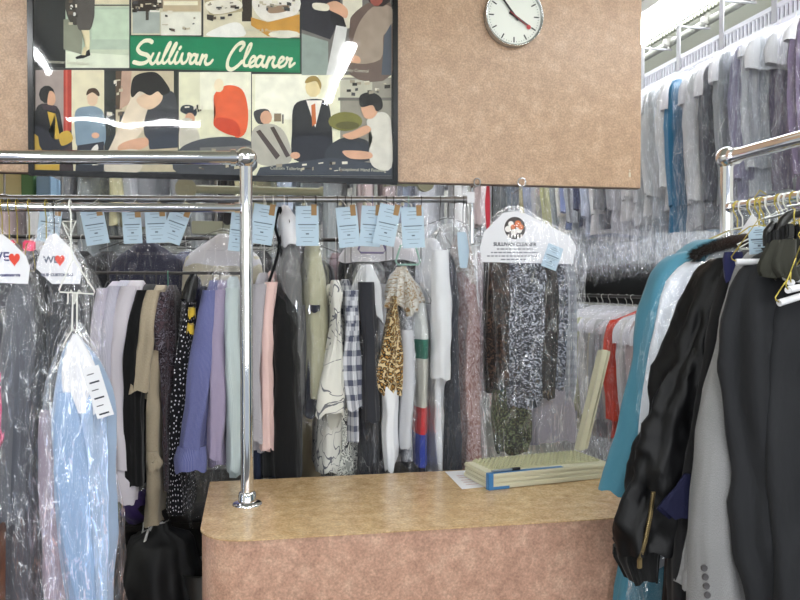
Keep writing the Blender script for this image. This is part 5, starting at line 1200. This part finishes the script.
GSU = cloth('908f90', 'tweed', '777778', .55)
r_, m_ = GRR('grey_suit', 'light grey suit jacket with dark cuff buttons', 'jacket', [
    ('body', GSU, 1.70, [(244, 772, 800), (256, 758, 812), (276, 744, 820), (320, 728, 822), (400, 712, 822), (460, 698, 822), (540, 684, 822), (582, 678, 760)], .035, dict(amp=.008)),
    ('sleeve', GSU, 1.665, [(252, 752, 776), (266, 740, 780), (290, 732, 778), (340, 722, 770), (400, 708, 762), (470, 698, 756), (540, 694, 752), (620, 696, 748)], .045, dict(amp=.006, n=32)),
    ('lining', cloth('181b48', rough=.6), 1.69, [(252, 726, 742), (262, 724, 744), (280, 726, 740)], .008, dict(taper=False))], 1.70, wire=WIRE_G)
for y in (568, 577, 586, 595):
    c = P(704+(y-568)*.12, y, 1.612)-r_.location; bm = bmesh.new(); lathe(bm, [(.001, -.003), (.0075, -.003), (.0085, 0), (.0075, .003), (.001, .002)], 18, c, axis='y'); o = mk('cuff_button', bm, plain('grey_horn', '4c4a4c', rough=.3), r_)
CH = cloth('232427', rough=.8, sheen=.04)
r_, m_ = GRR('charcoal_jacket', 'charcoal jacket nearest the viewer on the right rail', 'jacket', [
    ('body', CH, 1.60, [(246, 776, 810), (256, 757, 824), (270, 742, 838), (300, 731, 850), (350, 727, 860), (400, 729, 866), (450, 737, 870), (480, 740, 870), (530, 742, 870), (580, 752, 870), (640, 764, 870)], .06, dict(amp=.014, n=64, crease=.008, k=(3, 9))),
    ('sleeve', CH, 1.55, [(258, 800, 832), (275, 782, 850), (320, 772, 862), (380, 768, 866), (450, 766, 866), (520, 772, 862), (640, 782, 850)], .045, dict(amp=.022, n=48, crease=.008)),
    ('collar', cloth('1c1c1d', rough=.8), 1.555, [(248, 764, 800), (256, 770, 812), (268, 778, 822), (280, 786, 812)], .03, dict(taper=False, amp=.014))], 1.60)
# pale blue ticket on it
p = P(758, 227, 1.62); root = empty('laundry_ticket', (p.x, 1.62, p.z), 'pale blue ticket standing up among the hangers of the right rail', 'ticket')
o = mk('paper', ticket_mesh(.052, .062, False), [TICKET, TINK], root, False); o.rotation_euler = (0, math.radians(-4), 0)
bm = bmesh.new(); tube(bm, [(0, 0, 0), (0, .002, .015), (XR-p.x, 0, ZR-p.z+.02), (XR-p.x+.016, 0, ZR-p.z+.004)], .001, 6); mk('tie_wire', bm, WIRE_W, root)
# black clip hangers
for i, (x, y, Y, lb) in enumerate(((786, 232, 1.52, 'right-hand black plastic clip hanger above the charcoal jacket'), (764, 244, 1.54, 'left-hand black plastic clip hanger beside the pale ticket'))):
    p = P(x, y, Y); root = empty('clip_hanger', (XR, Y, ZR), lb, 'hanger', 'black clip hangers')
    q = p-root.location
    bm = bmesh.new(); R_ = .0165
    tube(bm, [(R_*math.cos(math.radians(a_)), 0, R_*math.sin(math.radians(a_))) for a_ in range(-60, 200, 30)]+[(-.016, 0, -.012), Vector((q.x*.4, 0, q.z*.3)), Vector((q.x, 0, q.z+.055))], .0028, 8); mk('hook', bm, STEEL, root)
    bm = bmesh.new(); arc = ((780, 240), (781, 226), (788, 216), (798, 213), (812, 215)) if i == 0 else ((768, 246), (768, 232), (773, 225), (779, 228), (780, 246))
    tube(bm, smooth_rows([list(P(x_, y_, Y)-root.location) for x_, y_ in arc], .01), .0105, 12)
    mk('bar', bm, BLACKP, root)
    for cx_, cy_ in (((784, 240), (798, 238)) if i == 0 else ((771, 246),)):
        bm = bmesh.new(); c = P(cx_, cy_, Y-.012)-root.location; box(bm, c-Vector((.013, .016, .028)), c+Vector((.013, .002, .03)), 0, .004); box(bm, c-Vector((.009, .024, -.004)), c+Vector((.009, -.012, .034)), 0, .003)
        mk('clip', bm, BLACKP, root, False)
KH = cloth('2c2c25', rough=.85)
p = P(790, 262, 1.54); root = empty('clipped_trousers', P(790, 246, 1.54), 'bunched dark olive trouser tops held by the black clips', 'trousers', GRP)
traced('waistband', KH, 1.50, [(240, 778, 812), (250, 774, 818), (262, 770, 826), (270, 770, 828), (278, 776, 826)], .022, root, seed=3, amp=.045, crease=.010, k=(9, 17), n=64, step=.01, taper=False)
# white tube hangers
def tube_hanger(px, py, Y, l, label, yaw=0, hook=True, tilt=0):
    p = P(px, py, Y); root = empty('tube_hanger', (p.x, Y, p.z), label, 'hanger', 'gold wire hangers with white cardboard tubes', rz=yaw)
    bm = bmesh.new(); tube(bm, [(0, 0, 0), (l, 0, tilt*l)], .0075, 14); mk('cardboard_tube', bm, PAPER, root)
    bm = bmesh.new(); d = Vector((l*.5, 0, .10)); tube(bm, [(0.004, 0, 0), (-.008, 0, .006), (-.010, 0, .012), d, (l+.01, 0, .014+tilt*l), (l+.006, 0, .004+tilt*l)], .0015, 6)
    R_ = .017; tube(bm, [d, d+Vector((0, 0, .03)), d+Vector((-.012, 0, .045)), d+Vector((0, 0, .062)), d+Vector((.014, 0, .052))], .0015, 6); mk('wire', bm, WIRE_G, root)
    return root
tube_hanger(736, 262, 1.60, .10, 'white cardboard tube hanger over the shoulder of the grey suit', -.35)
tube_hanger(779, 303, 1.47, .12, 'lowest white cardboard tube hanger in the bunch at the right edge', .1, tilt=.25)
tube_hanger(788, 290, 1.45, .12, 'middle white cardboard tube hanger in the bunch at the right edge', .5, tilt=.1)
tube_hanger(791, 283, 1.47, .10, 'short white cardboard tube hanger wedged among the bunch at the right edge', .8, tilt=.3)
tube_hanger(785, 277, 1.49, .12, 'uppermost white cardboard tube hanger in the bunch at the right edge', .25, tilt=-.1)
# the row of hooks at the far end of the right rail
rr_ = random.Random(8)
ylist = [2.085, 2.06, 1.985, 1.965, 1.90, 1.885, 1.865, 1.81, 1.795, 1.745, 1.725, 1.68, 1.655, 1.63]
for i, y in enumerate(ylist):
    w_ = i % 4 == 1 or i in (6, 7)
    root = empty('wire_hanger', (XR, y, ZR), '%s wire hanger on the right rail, %s from its far end' % ('white' if w_ else 'gold', ord_(i+1)), 'hanger', 'bare wire hangers on the right rail')
    mk('wire', hanger_mesh(rr_.uniform(.06, .09), rr_.uniform(.10, .16), 'x', rr=.0125, wr=.0019, rail='y', sd=.06), WIRE_W if w_ else WIRE_G, root)
    if i == 8:
        bm = bmesh.new(); box(bm, (-.03, -.003, -.06), (-.005, .003, -.035), 0, .001); mk('red_tag', bm, plain('red_tag', 'b02c3c', rough=.5), root, False)
root = empty('wire_hanger_paper', (XR, 2.01, ZR), 'white paper covered hanger slanting down behind the teal coat collar', 'hanger')
mk('hook', hanger_mesh(.06, .05, 'x', rr=.0125, rail='y'), WIRE_W, root)
bm = bmesh.new(); q = [P(x, y, 2.0)-root.location for x, y in ((738, 236), (752, 214), (757, 218), (760, 240))]
a_ = [bm.verts.new(v) for v in q]; b_ = [bm.verts.new(v+Vector((0, .002, 0))) for v in q]; bm.faces.new(a_); bm.faces.new(b_)
for i in range(4): bm.faces.new((a_[i], a_[(i+1) % 4], b_[(i+1) % 4], b_[i]))
mk('paper', bm, PAPER, root, False)
# red ribbon tie hanging near the printed cover
p = P(488, 186, 2.79); root = empty('red_ribbon', (p.x, 2.79, hb), 'narrow red ribbon hanging left of the printed cover', 'ribbon')
traced('ribbon', cloth('b02a38', rough=.6), 2.79, [(186, 486.5, 489.5), (204, 485, 490), (220, 486, 490), (237, 487, 489)], .004, root, seed=2, amp=.001, crease=.001, taper=False)
